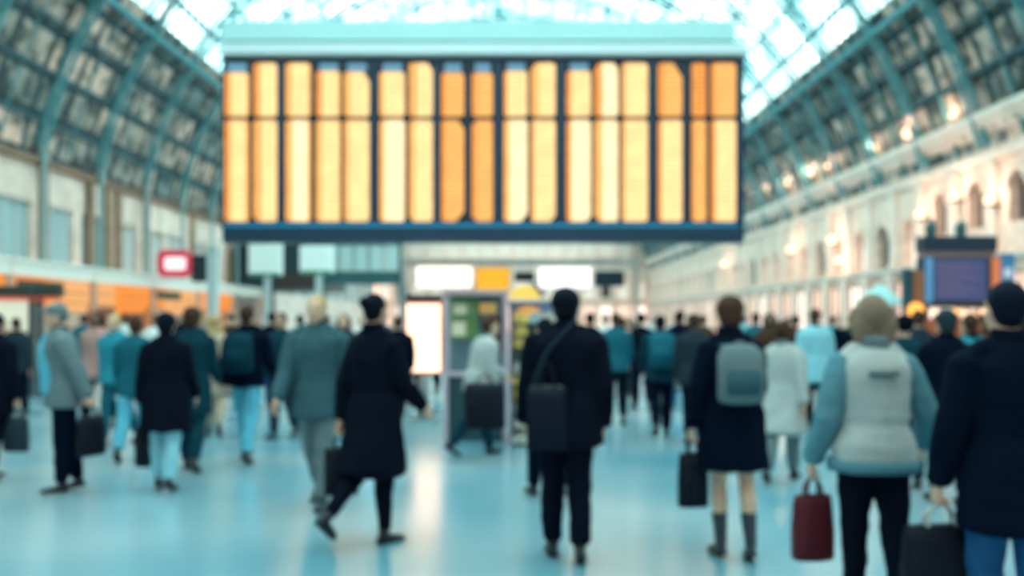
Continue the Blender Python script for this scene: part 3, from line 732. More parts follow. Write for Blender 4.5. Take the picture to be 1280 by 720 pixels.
# ---- advertising totem with its warm glow
AD = 15.5; X = wx(530, AD)
ad = empty('advertising_totem', (X, AD, 0)); tag(ad, 'freestanding digital advertising totem with a glowing cream screen', 'advertising totem')
zt, zb = wz(376, AD), wz(468, AD)
MB().box(-.30, .30, -.07, .07, zb, zt, bev=.03).obj('frame', mat('salmon frame', (.6,.2,.15,1), .4), ad)
MB().box(-.265, .265, -.085, -.072, zb+.05, zt-.06, bev=.004).obj('screen', emi('cream advert screen', (1,.62,.40,1), 3.1, 7, .8), ad)
m = MB(); m.loft([(0,0,.03),(0,0,zb)], [.09,.08], 14, cap=0); m.obj('pedestal', mat('grey pedestal', (.25,.27,.28,1), .4), ad, smooth=True)
MB().box(-.24,.24,-.2,.2,0,.04,bev=.012).obj('base_plate', MATS['grey pedestal'], ad)
m = MB(); m.box(-.3,.3,-.08,.08,zt,zt+.1,bev=.02); m.obj('top_cap', SHOE['black'], ad)

# ---- news kiosk and magazine rack
KD = 12.6; kx = lambda p: wx(p, KD); kz = lambda p: wz(p, KD)
lav = mat('lavender pink post', (.55,.42,.5,1), .45)
kk = empty('news_kiosk', (kx(594), KD, 0)); tag(kk, 'small news kiosk with lavender posts and a green poster board', 'kiosk')
def kp(nm, mb, m): o = mb.obj(nm, m, kk); o.location = -kk.location
for px in (557, 631):
    m = MB(); m.box(kx(px-3), kx(px+3), KD, KD+.08, 0, kz(368), bev=.01); kp('post', m, lav)
    m = MB(); m.box(kx(px-3), kx(px+3), KD+1.0, KD+1.08, 0, kz(368), bev=.01); kp('post', m, lav)
m = MB(); m.box(kx(553), kx(635), KD-.02, KD+1.1, kz(368), kz(362), bev=.01); kp('roof_slab', m, mat('pale pink slab', (.6,.42,.42,1), .5))
m = MB(); m.box(kx(560), kx(628), KD+.5, KD+.55, .3, kz(369)); kp('back_panel', m, mat('blue grey panel', (.13,.22,.28,1), .5))
m = MB(); m.box(kx(560), kx(597), KD+.42, KD+.48, kz(425), kz(372), bev=.01); kp('poster_board', m, mat('green board', (.2,.36,.14,1), .5))
for a, b, c, d, cl in ((565,582,380,393,'p1'),(563,580,402,420,'p1'),(598,620,378,392,'p2'),(585,594,380,393,'p3')):
    m = MB(); m.box(kx(a), kx(b), KD+.4, KD+.42, kz(d), kz(c)); kp('poster', m, {'p1': mat('pale poster', (.75,.75,.55,1), .5, emit=(1,.95,.7,1), estr=.15), 'p2': mat('yellow poster', (.85,.5,.12,1), .5, emit=(1,.6,.2,1), estr=.2), 'p3': mat('green poster', (.3,.5,.2,1), .5)}[cl])
m = MB(); m.box(kx(560), kx(628), KD+.1, KD+.7, 0, .85, bev=.02); kp('counter', m, mat('dark teal counter', (.02,.07,.09,1), .4))
m = MB(); m.box(kx(558), kx(630), KD+.05, KD+.75, .85, .9, bev=.01); kp('counter_top', m, lav)
m = MB(); m.box(kx(612), kx(627), KD+.4, KD+.44, kz(440), kz(395)); kp('brown_board', m, mat('maroon board', (.1,.02,.02,1), .5))

RD = 12.3; rx_ = lambda p: wx(p, RD); rz_ = lambda p: wz(p, RD)
rk = empty('magazine_rack', (rx_(668), RD, 0)); tag(rk, 'tall stepped magazine rack topped with a yellow domed sign, beside the kiosk', 'magazine rack')
def rp(nm, mb, m): o = mb.obj(nm, m, rk); o.location = -rk.location; return o
m = MB(); m.box(rx_(639), rx_(704), RD+.3, RD+.34, .05, rz_(376)); rp('back_panel', m, mat('violet blue panel', (.13,.2,.4,1), .5))
for px in (638, 704):
    m = MB(); m.box(rx_(px)-.02, rx_(px)+.02, RD-.15, RD+.34, 0, rz_(376), bev=.008); rp('side_panel', m, mat('plum side panel', (.25,.16,.24,1), .5))
dome = []
for i in range(13):
    a = PI*i/12; dome.append((rx_(656) + .2*math.cos(a), rz_(373) + .17*math.sin(a)))
m = MB(); m.prism(dome, RD+.1, RD+.16); rp('dome_sign', m, mat('yellow dome', (.9,.55,.1,1), .4, emit=(1,.6,.12,1), estr=.45))
m = MB(); m.prism([(rx_(661) + .2*math.cos(PI*i/12), rz_(399) + .17*math.sin(PI*i/12)) for i in range(13)], RD+.2, RD+.26); rp('dome_sign', m, mat('orange dome', (.9,.38,.1,1), .4, emit=(1,.45,.12,1), estr=.4))
shelves = [402, 417, 432, 447, 463, 479, 496, 514, 532, 551]
for i, py in enumerate(shelves):
    m = MB(); z = rz_(py+3); m.box(rx_(641), rx_(702), RD-.13, RD+.29, z-.012, z+.012); rp('shelf', m, mat('dark shelf', (.015,.04,.05,1), .5))
mags = [('yellow', (.95,.65,.15,1)), ('white', (.8,.78,.72,1)), ('dark green', (.02,.1,.07,1)), ('orange', (.85,.35,.1,1)), ('pale blue', (.4,.6,.65,1)), ('red', (.5,.05,.04,1))]
ordr = [[0,4,1],[0,2,5],[0,4,2],[2,1,0],[1,4,5],[0,2,1],[0,5,4],[1,3,2],[1,0,5],[1,4,2]]
posn = ['nearest the kiosk post', 'mid row', 'behind the standing man']
mm = MB(); mm.box(-.075, .075, 0, .018, 0, .125, 0); mm.box(-.06, .06, -.004, 0, .085, .115, 1); 
bpy_mag = mm.mesh('magazine', [MATS['dark shelf'], MATS['dark shelf']])
rown = ['top','second','third','fourth','fifth','sixth','seventh','eighth','ninth','bottom']
for i, py in enumerate(shelves):
    for j, c in enumerate(ordr[i]):
        nm, col = mags[c]
        z = rz_(py+3)+.012; me = bpy_mag.copy() if False else None
        key = 'mag' + nm
        if key not in bpy.data.meshes:
            mm = MB(); mm.box(-.08, .08, 0, .012, 0, .135, 0); mm.box(-.065, .065, -.002, 0, .1, .125, 1); mm.box(-.05, .03, -.002, 0, .02, .08, 1)
            me = mm.mesh(key, [mat(nm + ' cover', col, .4), mat(nm + ' cover print', tuple(min(1, q*.55+.05) for q in col[:3]) + (1,), .4)])
        else: me = bpy.data.meshes[key]
        o = link('magazine', me, None, (rx_(641) + .1 + j*.195, RD-.1+.03*j, z)); o.rotation_euler.x = -.12
        tag(o, '%s magazine on the %s shelf of the rack, %s' % (nm, rown[i], posn[j]), 'magazine', 'magazines on the rack')

# ---- departures totem on the right with its coffee stand
TD = 18.0; tx = lambda p: wx(p, TD); tz = lambda p: wz(p, TD)
tt = empty('information_totem', (tx(1196), TD, 0)); tag(tt, 'dark navy information totem with one big screen and orange edges', 'information totem')
def tp(nm, mb, m): o = mb.obj(nm, m, tt); o.location = -tt.location; return o
m = MB(); m.box(tx(1153), tx(1246), TD-.05, TD+.35, tz(314), tz(295), bev=.03); tp('header', m, mat('totem navy', (.006,.03,.06,1), .4))
m = MB(); m.box(tx(1155), tx(1244), TD, TD+.3, tz(322), tz(314)); tp('pink_band', m, mat('dusty pink band', (.35,.2,.2,1), .5))
m = MB(); m.box(tx(1153), tx(1238), TD-.05, TD+.3, tz(380), tz(321), bev=.02); tp('casing', m, MATS['totem navy'])
def scrm():
    m = mat('departures screen', (.02,.03,.08,1), .2, emit=(.045,.055,.14,1), estr=.9); return m
m = MB(); m.box(tx(1166), tx(1231), TD-.07, TD-.05, tz(376), tz(324)); tp('screen', m, scrm())
m = MB()
for i in range(9): m.box(tx(1170), tx(1170+[40,52,35,48,55,30,44,50,38][i]), TD-.075, TD-.07, tz(332+i*4.6), tz(330+i*4.6))
tp('text_rows', m, emi('screen text rows', (.25,.22,.38,1), .55))
m = MB(); m.box(tx(1155), tx(1164), TD-.08, TD-.03, tz(378), tz(322)); tp('side_light', m, mat('blue edge', (.1,.25,.45,1), .4, emit=(.1,.3,.55,1), estr=.35))
m = MB(); m.box(tx(1239), tx(1250), TD-.02, TD+.2, tz(372), tz(322)); tp('orange_edge', m, mat('orange edge', (.6,.15,.05,1), .4, emit=(1,.25,.08,1), estr=.35))
m = MB(); m.box(tx(1251), tx(1268), TD-.02, TD+.2, tz(366), tz(317)); tp('side_screen', m, mat('blue side screen', (.02,.1,.2,1), .3, emit=(.03,.2,.4,1), estr=.5))
m = MB(); m.box(tx(1254), tx(1264), TD-.03, TD-.02, tz(347), tz(335)); tp('side_picture', m, emi('pale picture', (.6,.75,.85,1), .8))
for px in (1159, 1233):
    m = MB(); m.box(tx(px)-.06, tx(px)+.06, TD+.05, TD+.2, 0, tz(380)); tp('leg', m, MATS['totem navy'])
for px in (1166, 1204):
    m = MB(); m.loft([(tx(px), TD+.1, tz(296)), (tx(px), TD+.1, tz(283)), (tx(px+2), TD+.1, tz(276))], [.09,.11,.05], 12); tp('loudspeaker', m, steel_d)
cs = empty('coffee_stand', (tx(1200), TD-1, 0)); tag(cs, 'low coffee stand under the totem with a row of glowing orange lamps', 'coffee stand')
c_ = TD-1; cx_ = lambda p: wx(p, c_); cz_ = lambda p: wz(p, c_)
def cp(nm, mb, m): o = mb.obj(nm, m, cs); o.location = -cs.location; return o
m = MB(); m.box(cx_(1162), cx_(1242), c_-.3, c_+.3, 0, 1.05, bev=.03); cp('counter', m, mat('dark brown counter', (.04,.02,.015,1), .4))
m = MB(); m.box(cx_(1160), cx_(1244), c_-.35, c_+.35, 1.05, 1.1, bev=.01); cp('counter_top', m, mat('brown top', (.15,.07,.04,1), .3))
m = MB(); m.box(cx_(1160), cx_(1244), c_-.1, c_+.3, cz_(384), cz_(379), bev=.01); cp('canopy', m, MATS['dark brown counter'])
for px in (1161, 1243): 
    m = MB(); m.box(cx_(px)-.03, cx_(px)+.03, c_+.2, c_+.28, 1.1, cz_(384)); cp('post', m, MATS['dark brown counter'])
for i, px in enumerate((1168,1176,1186,1197,1208,1219,1229)):
    m = MB(); z = cz_(389 + (i % 3)*3); m.ball((cx_(px), c_+.02, z), (.055,.055,.045)); lo = cp('lamp', m, emi('orange lamp glow', (1,.45,.12,1), 2.2) if i % 2 else emi('peach lamp glow', (1,.66,.4,1), 2.0)); k = MB(); k.loft([(cx_(px),c_+.02,z+.03),(cx_(px),c_+.02,cz_(384))], [.008,.008], 6, cap=0); k.obj('cord', SHOE['black'], lo)
m = MB(); m.box(cx_(1164), cx_(1240), c_+.22, c_+.26, 1.1, cz_(398)); cp('back_panel', m, mat('rust panel', (.3,.09,.04,1), .5, emit=(1,.3,.1,1), estr=.12))
lp = empty('lamp_post', (wx(1147,15.5), 15.5, 0)); tag(lp, 'orange brown post carrying a round glowing orange lamp beside the totem', 'lamp post')
m = MB(); m.box(-.085,.085,-.06,.06,0,wz(338,15.5),bev=.015); m.obj('post', mat('copper brown post', (.36,.12,.05,1), .4), lp)
m = MB(); m.ball((-.07,-.1,wz(388,15.5)), .125, seg=20); m.obj('lamp_globe', emi('deep orange globe', (1,.42,.08,1), 1.9), lp, smooth=True)
m = MB(); m.box(-.25,-.1,-.05,.05,wz(392,15.5),wz(336,15.5),bev=.015); m.obj('side_sign', mat('petrol sign', (.01,.07,.1,1), .4), lp)
# pale parasol beyond
pr = empty('parasol', (wx(1100,24), 24, 0)); tag(pr, 'pale cyan parasol standing in the crowd before the arcade', 'parasol')
m = MB(); m.loft([(0,0,1.98),(0,0,2.05),(0,0,2.3),(0,0,2.5)], [.62,.6,.3,.04], 8, cap=0); m.obj('canopy', mat('pale cyan canvas', (.4,.68,.7,1), .8), pr)
m = MB(); m.loft([(0,0,.05),(0,0,2.52)], [.025,.02], 8, cap=0); m.obj('pole', steel_d, pr); m = MB(); m.loft([(0,0,0),(0,0,.08)], [.25,.2], 20, cap=0); m.obj('base', steel_d, pr)

# ---- shops along the left wall
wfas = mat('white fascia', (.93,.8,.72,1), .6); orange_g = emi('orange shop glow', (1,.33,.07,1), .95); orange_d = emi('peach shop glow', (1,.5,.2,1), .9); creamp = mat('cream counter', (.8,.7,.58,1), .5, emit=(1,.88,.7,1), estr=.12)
XF = -14.3
adj = ['with a dark menu strip', 'with brown shelves', 'with peach walls', 'with amber walls', 'with a rust coloured back', 'with two dark panels', 'with a tall brown cupboard', 'with bare glowing walls']
for i in range(8):
    y0 = 11 + i*5.5; y1 = y0 + 5.4
    r = empty('shop_unit', ((XF-16)/2, (y0+y1)/2, 0)); where = ['first past the frame edge', 'second in the row', 'third in the row', 'behind the man in the grey jacket', 'fifth in the row', 'under the red framed sign', 'seventh in the row', 'last before the dark balcony'][i]
    tag(r, 'orange lit shop unit %s, %s' % (adj[i], where), 'shop', 'shop units along the wall')
    def sp(nm, mb, m): o = mb.obj(nm, m, r); o.location = -r.location; return o
    m = MB(); m.box(XF-.1, XF, y0, y1, 2.9, 3.38, bev=.02); m.box(XF-.02, XF+.06, y0, y1, 3.3, 3.4); sp('fascia', m, wfas)
    m = MB(); m.box(-15.98, XF-.1, y0, y1, 3.22, 3.32); sp('roof_slab', m, wfas)
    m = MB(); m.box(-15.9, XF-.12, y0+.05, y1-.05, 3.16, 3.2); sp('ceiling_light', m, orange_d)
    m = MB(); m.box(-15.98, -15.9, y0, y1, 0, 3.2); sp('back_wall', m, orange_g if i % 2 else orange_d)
    m = MB(); m.box(XF-.7, XF-.1, y0+.3, y1-.3, 0, 1.1, bev=.03); sp('counter', m, creamp)
    m = MB(); m.box(XF-.75, XF-.02, y0+.25, y1-.25, 1.1, 1.15, bev=.01); sp('counter_top', m, mat('brown top', (0,0,0,1)))
    for yy in (y0+.02, y1-.12): m = MB(); m.box(XF-.12, XF, yy, yy+.1, 0, 2.9); sp('post', m, mat('peach post', (.7,.42,.3,1), .5))
    for q in range(2):
        a = y0 + .4 + q*2.5
        m = MB(); m.box(-15.88, -15.6, a, a+1.9, .1, 1.9 + .2*q); sp('display_cupboard', m, mat('caramel cupboard', (.35,.15,.07,1), .5) if (i+q) % 2 else mat('cream cupboard', (.75,.62,.5,1), .5))
        for s_ in (2.2, 2.55):
            m = MB(); m.box(-15.88, -15.65, a, a+1.9, s_, s_+.03); sp('shelf', m, mat('brown top', (0,0,0,1)))
    if i in (0,2,3,5): m = MB(); m.box(XF-.3, XF-.22, y0+.8, y0+3.6, 2.45, 2.8); sp('menu_board', m, mat('dark olive board', (.04,.05,.03,1), .5))
# free-standing stand at the left with dark header, red edge and cream panel
SD = 20.; sx = lambda p: wx(p, SD); sz = lambda p: wz(p, SD)
st = empty('ticket_stand', (sx(20), SD, 0)); tag(st, 'ticket stand with dark header, red edge and cream panel by the left frame edge', 'stand')
def stp(nm, mb, m): o = mb.obj(nm, m, st); o.location = -st.location; return o
m = MB(); m.box(sx(-50), sx(74), SD, SD+.25, sz(371), sz(357), bev=.02); stp('header', m, mat('dark olive header', (.03,.045,.035,1), .5))
m = MB(); m.box(sx(-50), sx(70), SD-.02, SD+.2, sz(375), sz(371)); stp('red_edge', m, mat('red edge', (.6,.08,.03,1), .4, emit=(1,.15,.05,1), estr=.3))
m = MB(); m.box(sx(-50), sx(36), SD+.05, SD+.15, sz(412), sz(375)); stp('panel', m, mat('cream panel', (.85,.75,.6,1), .5, emit=(1,.9,.72,1), estr=.3))
for px in (-49, 39, 49): m = MB(); m.box(sx(px)-.05, sx(px)+.05, SD-.02, SD+.08, 0, sz(357)); stp('post', m, mat('dark slate post', (.03,.06,.075,1), .4))
m = MB(); m.box(sx(-50), sx(36), SD-.1, SD+.4, 0, .95, bev=.02); stp('counter', m, mat('grey counter', (.4,.42,.42,1), .5))
# ---- red framed sign, dark panel and pale post
QD = 38.; qx = lambda p: wx(p, QD); qz = lambda p: wz(p, QD)
rs = empty('station_sign', (qx(217), QD, qz(347))); tag(rs, 'square red framed sign with a white lit centre above the shops', 'sign')
def rsp(nm, mb, m): o = mb.obj(nm, m, rs); o.location = -rs.location; return o
def rrect(cx, cz, w, h, r): 
    P = []
    for (sx_, sz_, a0) in ((1,-1,-PI/2),(1,1,0),(-1,1,PI/2),(-1,-1,PI)):
        for k in range(5): a = a0 + PI/2*k/4; P.append((cx+sx_*(w/2-r)+r*math.cos(a), cz+sz_*(h/2-r)+r*math.sin(a)))
    return P
m = MB(); m.prism(rrect(qx(217), qz(329.5), 1.32, 1.1, .3), QD, QD+.2); rsp('frame', m, mat('crimson sign', (.65,.03,.08,1), .4, emit=(1,.05,.12,1), estr=.25))
m = MB(); m.prism(rrect(qx(219), qz(329.5), .82, .5, .08), QD-.03, QD); rsp('lit_centre', m, emi('white sign centre', (1,.93,.9,1), 1.2))
m = MB(); m.box(qx(217)-.04, qx(217)+.04, QD+.05, QD+.15, 3.33, qz(346)); rsp('stem', m, steel_d)
m = MB(); m.box(qx(238), qx(262), QD+.2, QD+.5, qz(352), qz(318)); m.box(qx(248), qx(252), QD+.3, QD+.4, 3.33, qz(352)); o = m.obj('dark_panel_sign', mat('ink blue panel', (.006,.03,.05,1), .4)); tag(o, 'blank ink blue panel sign just beside the red framed sign', 'sign')
m = MB(); m.box(qx(263), qx(275), QD-.5, QD-.1, 0, qz(312), bev=.03); m.box(qx(261), qx(277), QD-.55, QD-.05, 0, .3, bev=.02); m.box(qx(261), qx(277), QD-.55, QD-.05, qz(314), qz(310), bev=.02); o = m.obj('column', mat('pale column paint', (.55,.62,.62,1), .5)); tag(o, 'pale square column beside the blank ink blue panel', 'column')
# ---- dark balcony beyond
ZD = 55.; zx = lambda p: wx(p, ZD); zz_ = lambda p: wz(p, ZD)
m = MB(); m.box(-15.95, zx(405), ZD, ZD+7, 3.35, 6.6); m.box(zx(405)-.3, zx(405), ZD+.1, ZD+.4, 0, 3.35); m.box(-14, -13.7, ZD+.1, ZD+.4, 0, 3.35)
o = m.obj('balcony', mat('ink teal cladding', (.008,.035,.05,1), .45)); struct(o); 
m = MB(); m.box(zx(405), zx(500), ZD+.1, ZD+2, 3.7, 4.4); m.box(zx(405), zx(500), ZD+.1, ZD+.2, 5.9, 6.6); m.box(zx(498), zx(502), ZD+.1, ZD+.4, 0, 6.6); o = m.obj('balcony_bridge', mat('teal cladding', (.02,.09,.1,1), .45)); struct(o)
m = MB()
for a in range(5): m.box(zx(405+a*19), zx(405+a*19+16), ZD+.15, ZD+.2, 4.4, 5.9)
struct(m.obj('balcony_glazing', mat('milky glass', (.5,.62,.6,1), .3)))
m = MB(); m.box(zx(345), zx(402), ZD-.1, ZD, 3.4, zz_(343)); o = m.obj('brown_fascia', mat('brown fascia', (.05,.03,.03,1), .5), bpy.data.objects['balcony'])
for (a, b, c, d, lab, stem) in ((310,352,304,344,'pale mint light box on a stem before the dark balcony, the one beside the column',333),(374,416,307,341,'pale mint light box with a green lower edge before the dark balcony',398)):
    LD = 50.; lx = lambda p: wx(p, LD); lz = lambda p: wz(p, LD)
    r = empty('light_box', (lx(stem), LD, 0)); tag(r, lab, 'light box')
    m = MB(); m.box(lx(a), lx(b), LD, LD+.4, lz(d), lz(c), bev=.1); o = m.obj('box', mat('mint light box', (.6,.72,.68,1), .4, emit=(.7,.9,.85,1), estr=.25), r); o.location = -r.location
    m = MB(); m.box(lx(a+2), lx(b-2), LD-.02, LD+.3, lz(d+1), lz(d-3)); o = m.obj('lower_edge', mat('green edge', (.08,.3,.2,1), .4), r); o.location = -r.location
    m = MB(); m.box(lx(stem-4), lx(stem+4), LD+.1, LD+.3, 0, lz(d)); o = m.obj('stem', mat('pale column paint', (0,0,0,1)), r); o.location = -r.location
# ---- lamps on the cornice and on the right wall
def globe(x, y, z, rad, label, arm, col=(1,.66,.42,1), s=3.0):
    r = empty('globe_lamp', (x, y, z)); tag(r, label, 'lamp', None)
    m = MB(); m.ball((0,0,rad), rad, seg=16); m.obj('globe', emi('warm globe glow', col, s), r, smooth=True)
    m = MB()
    if arm: m.box(-.05, arm, -.04, .04, -.06, .02); m.box(-.07,.07,-.07,.07,-.08,.03)
    else: m.loft([(0,0,-.3),(0,0,.03)], [.08,.05], 10, cap=0)
    m.obj('bracket', mat('brown window frame', (0,0,0,1)), r)
    ld = bpy.data.lights.new('bulb', 'POINT'); ld.energy = 50; ld.color = (1,.7,.48); ld.shadow_soft_size = rad*1.05; lo = bpy.data.objects.new('bulb', ld); COL.objects.link(lo); lo.location = (x-.35, y-.2, z+rad*1.6)
for i, (px, py, rad, w_) in enumerate(((1135,168,.22,'largest, nearest the upper frame corner'),(1093,186,.21,'second along from the upper frame corner'),(1015,215,.2,'third along, beside a close smaller one'),(1036,207,.13,'small one after the second big lamp'),(986,228,.2,'fourth big one along'),(960,237,.16,'fifth along, close to the departure board'),(941,245,.16,'last one before the departure board'),(1190,150,.1,'faint one at the panelled roof edge'))):
    d = (WALLX-.45)*F/(px-640); globe(WALLX-.45, d, max(8.72, wz(py, d)-rad), rad, 'warm globe lamp on the cornice, ' + w_, 0)
for i, (px, py, rad, w_) in enumerate(((1192,245,.16,'between two dark arched windows above the totem'),(1236,250,.16,'beyond the totem towards the frame edge'),(1150,268,.16,'above the tall dark arched window'),(1040,300,.2,'higher of the middle pair'),(988,312,.2,'pale pink, past the middle pair'),(1048,325,.17,'lower of the middle pair'),(905,330,.2,'far one just below the board corner'))):
    d = (WALLX-.4)*F/(px-640); globe(WALLX-.4, d, wz(py, d)-rad, rad, 'warm wall lamp on the arcade, ' + w_, .42)
# ================================================================== PEOPLE
P = person
C['dusty blue'] = (.1,.23,.29,1); C['pale grey'] = (.45,.47,.47,1); C['sandy brown'] = (.26,.18,.13,1); C['sand'] = (.62,.5,.4,1)
a = P(1262, 4.2, 1.74, .06, ((.12,.12),(-.14,.1)), ((.12,.16,.12),(-.1,.1,.15)), .03, 'navy', .68, .03, .03, 'blue', hair='navy', style='short', near=True, grip=(1,0), wide=1.08, label='man in a long navy coat and blue jeans carrying a black shopping bag')
bag('shopping_bag', a[0], .1, .34, .42, .14, 'black', 'boxy black shopping bag with pale handles in the hand of the navy coated man', 'bag', .1, tag_col=1)
a = P(1092, 4.86, 1.7, .0, ((.1,.08),(-.14,.12)), ((-.12,.30,.55),(.1,.46,.7)), .03, 'pale grey', .86, .03, .0, 'black', hair='sandy brown', style='bob', near=True, grip=(1,0), female=True, sleeves='dusty blue', label='woman in a pale grey top with dusty teal sleeves and black leggings')
bag('handbag', a[0], .2, .21, .33, .13, 'maroon', 'dark maroon handbag held low by the woman in the pale grey top', 'bag', .1)
a = P(915, 6.5, 1.73, .05, ((.06,.14),(-.1,.16)), ((-.25,.28,.35),(.35,.2,.7)), .08, 'navy', .6, .03, .04, 'navy', skirt=True, hair='brown', style='full', near=True, grip=(1,0), female=True, shoes='charcoal', boot=True, label='woman with short brown hair hurrying in a knee-length navy coat and boots')
backpack(a, .05, .3, .36, .13, 'grey', 'light grey backpack worn by the brown haired woman in boots', strapcol='slate')
bag('handbag', a[0], .2, .2, .36, .12, 'black', 'soft black handbag swinging from the left hand of the woman in boots', 'bag', .08)
a = P(707, 6.44, 1.78, .0, ((.10,.1),(-.12,.12)), ((.12,.16,.3),(-.1,.14,.3)), .03, 'black', .74, .06, .03, 'black', hair='black', style='full', near=True, wide=1.02, label='bulky man in a black coat walking away in the middle of the hall')
p = a['U']((-.13,-.19,1.02)); q = (p.x, p.y, 1.32*1.0)
r = bag('shoulder_bag', q, 0, .26, .4, .11, 'navy', 'navy shoulder bag hanging at the left hip of the bulky man in black', 'bag', .16)
U_ = a['U']; loc = Vector((q[0], q[1], 0)); zt_ = q[2]-.16
s = MB(); s.loft([Vector((-.1,0,zt_-.05)), U_((-.2,-.19,1.2))-loc, U_((-.12,-.185,1.36))-loc, U_((-.03,-.165,1.46))-loc, U_((.05,-.1,1.545))-loc, U_((.07,.0,1.56))-loc, U_((.05,.1,1.52))-loc, U_((-.02,.17,1.43))-loc, U_((-.12,.2,1.25))-loc, U_((-.16,.12,1.1))-loc, U_((-.12,-.05,1.0))-loc, Vector((-.1,.0,zt_-.1))], [.012]*12, 8)
s.obj('shoulder_strap', cloth('charcoal'), r, smooth=True)
a = P(466, 6.9, 1.78, -.6, ((-.12,.75),(.06,.04)), ((-.3,.14,.2),(.3,.14,.55)), .03, 'black', .5, .02, .05, 'black', hair='black', style='bun', near=True, female=True, grip=(1,0), label='slim woman in a long black coat stepping forward with one heel raised')
bag('handbag', a[0], .3, .24, .34, .12, 'black', 'black handbag behind the arm of the slim woman in the long black coat', 'bag', .1)
a = P(397, 8.2, 1.8, PI-.15, ((.2,.12),(-.22,.3)), ((-.25,.12,.3),(.3,.12,.35)), .02, 'slate', .76, .035, .02, 'grey', hair='blond', style='short', skin='light', near=True, shoes='charcoal', wide=1.1, label='fair haired man in a slate grey coat walking towards the camera')
a = P(80, 8.93, 1.73, 2.05, ((.06,.05),(-.1,.08)), ((-.5,.1,.15),(-.35,.1,.3)), .08, 'grey', .8, .04, .01, 'navy', hair='grey', style='cap', near=True, grip=(1,0), open_front='light blue', label='man in profile in an open grey jacket, light blue shirt and navy trousers')
bag('briefcase', a[0], 1.1, .28, .36, .12, 'black', 'black bag trailing behind the man in the open grey jacket', 'bag', .1)
a = P(207, 9.06, 1.64, .05, ((.1,.1),(-.12,.15)), ((-.1,.18,.3),(.2,.15,.5)), .03, 'black', .6, .05, .02, 'pale blue', hair='black', style='full', near=True, grip=(1,0), female=True, hood=True, label='short woman in a padded black hooded coat and pale blue trousers')
bag('handbag', a[0], .2, .17, .38, .12, 'black', 'narrow black bag hanging beside the padded black coat', 'bag', .14)
a = P(308, 10.8, 1.75, -.1, ((.3,.1),(-.22,.2)), ((-.2,.14,.3),(.25,.16,.6)), .03, 'navy', .86, .035, .01, 'light blue', hair='brown', style='short', near=True, label='man in a navy jacket and bright light blue jeans striding away')
backpack(a, -.1, .32, .4, .15, 'dark teal', 'dark teal backpack on the man in bright jeans')
a = P(598, 11.3, 1.66, -1.15, ((.3,.15),(-.3,.4)), ((.5,.12,.5),(-.1,.1,.3)), .22, 'pale grey', .84, .045, .01, 'dark teal', hair='brown', style='short', near=True, label='hunched person in a pale grey jacket passing before the news kiosk')
bag('holdall', (wx(606,11.0), 10.85, .98), .1, .46, .5, .2, 'black', 'big black holdall carried low in front of the news kiosk', 'bag', .1)
a = P(682, 8.65, 1.6, .3, ((.2,.1),(-.2,.2)), ((0,.1,.2),(0,.1,.2)), .03, 'dark teal', .8, .02, .01, 'navy', hair='black', label='person in dark teal mostly hidden behind the bulky man in black')
a = P(826, 13.2, 1.68, -.1, ((-.3,.4),(.2,.1)), ((.3,.14,.5),(-.3,.1,.4)), .2, 'dark teal', .82, .05, .02, 'navy', hair='black', near=True, label='stooping person in a dark teal coat with a bright teal backpack')
backpack(a, -.1, .34, .42, .2, 'teal', 'bright teal backpack on the stooping person')
a = P(978, 9.6, 1.6, -.5, ((-.3,.3),(.25,.1)), ((.4,.2,.3),(-.3,.2,.2)), .05, 'pale grey', .55, .03, .04, 'grey', female=True, hair='brown', style='bob', near=True, label='woman in a long pale grey coat just past the woman in boots')
a = P(1019, 14, 1.74, 0, ((.1,.1),(-.1,.1)), ((0,.12,.3),(0,.12,.3)), .03, 'pale blue', .7, .04, .02, 'black', hair='brown', near=True, grip=(1,0), label='person in a pale blue coat with a narrow black bag at the side')
bag('shoulder_bag', a[0], 0, .24, .34, .1, 'black', 'black bag against the pale blue coat', 'bag', .12)
a = P(1184, 8.4, 1.66, .1, ((.1,.1),(-.1,.1)), ((.1,.14,.4),(.2,.14,.6)), .03, 'navy', .7, .04, .02, 'navy', hair='charcoal', style='full', near=True, label='broad person in navy standing between the pale grey top and the navy coat')
a = P(1214, 9.8, 1.64, .2, ((.1,.1),(-.1,.1)), ((.1,.14,.4),(.2,.14,.6)), .03, 'bright teal', .8, .04, .02, 'denim blue', hair='brown', near=True, label='person in a bright teal jacket in front of the coffee stand')
a = P(1132, 9.2, 1.62, -.1, ((.1,.1),(-.1,.1)), ((.1,.14,.4),(.2,.14,.3)), .03, 'dark teal', .7, .04, .02, 'navy', hair='black', style='hat', label='person in dark teal and a knitted black hat behind the pale grey top')
a = P(-6, 9.6, 1.64, -.3, ((.1,.1),(-.15,.2)), ((.1,.14,.3),(-.1,.14,.3)), .03, 'black', .7, .04, .02, 'black', hair='black', near=True, grip=(0,1), label='person in black half cut off by the frame edge')
bag('briefcase', a[1], 0, .24, .34, .12, 'charcoal', 'charcoal bag of the person half cut off by the frame edge', 'bag', .1)

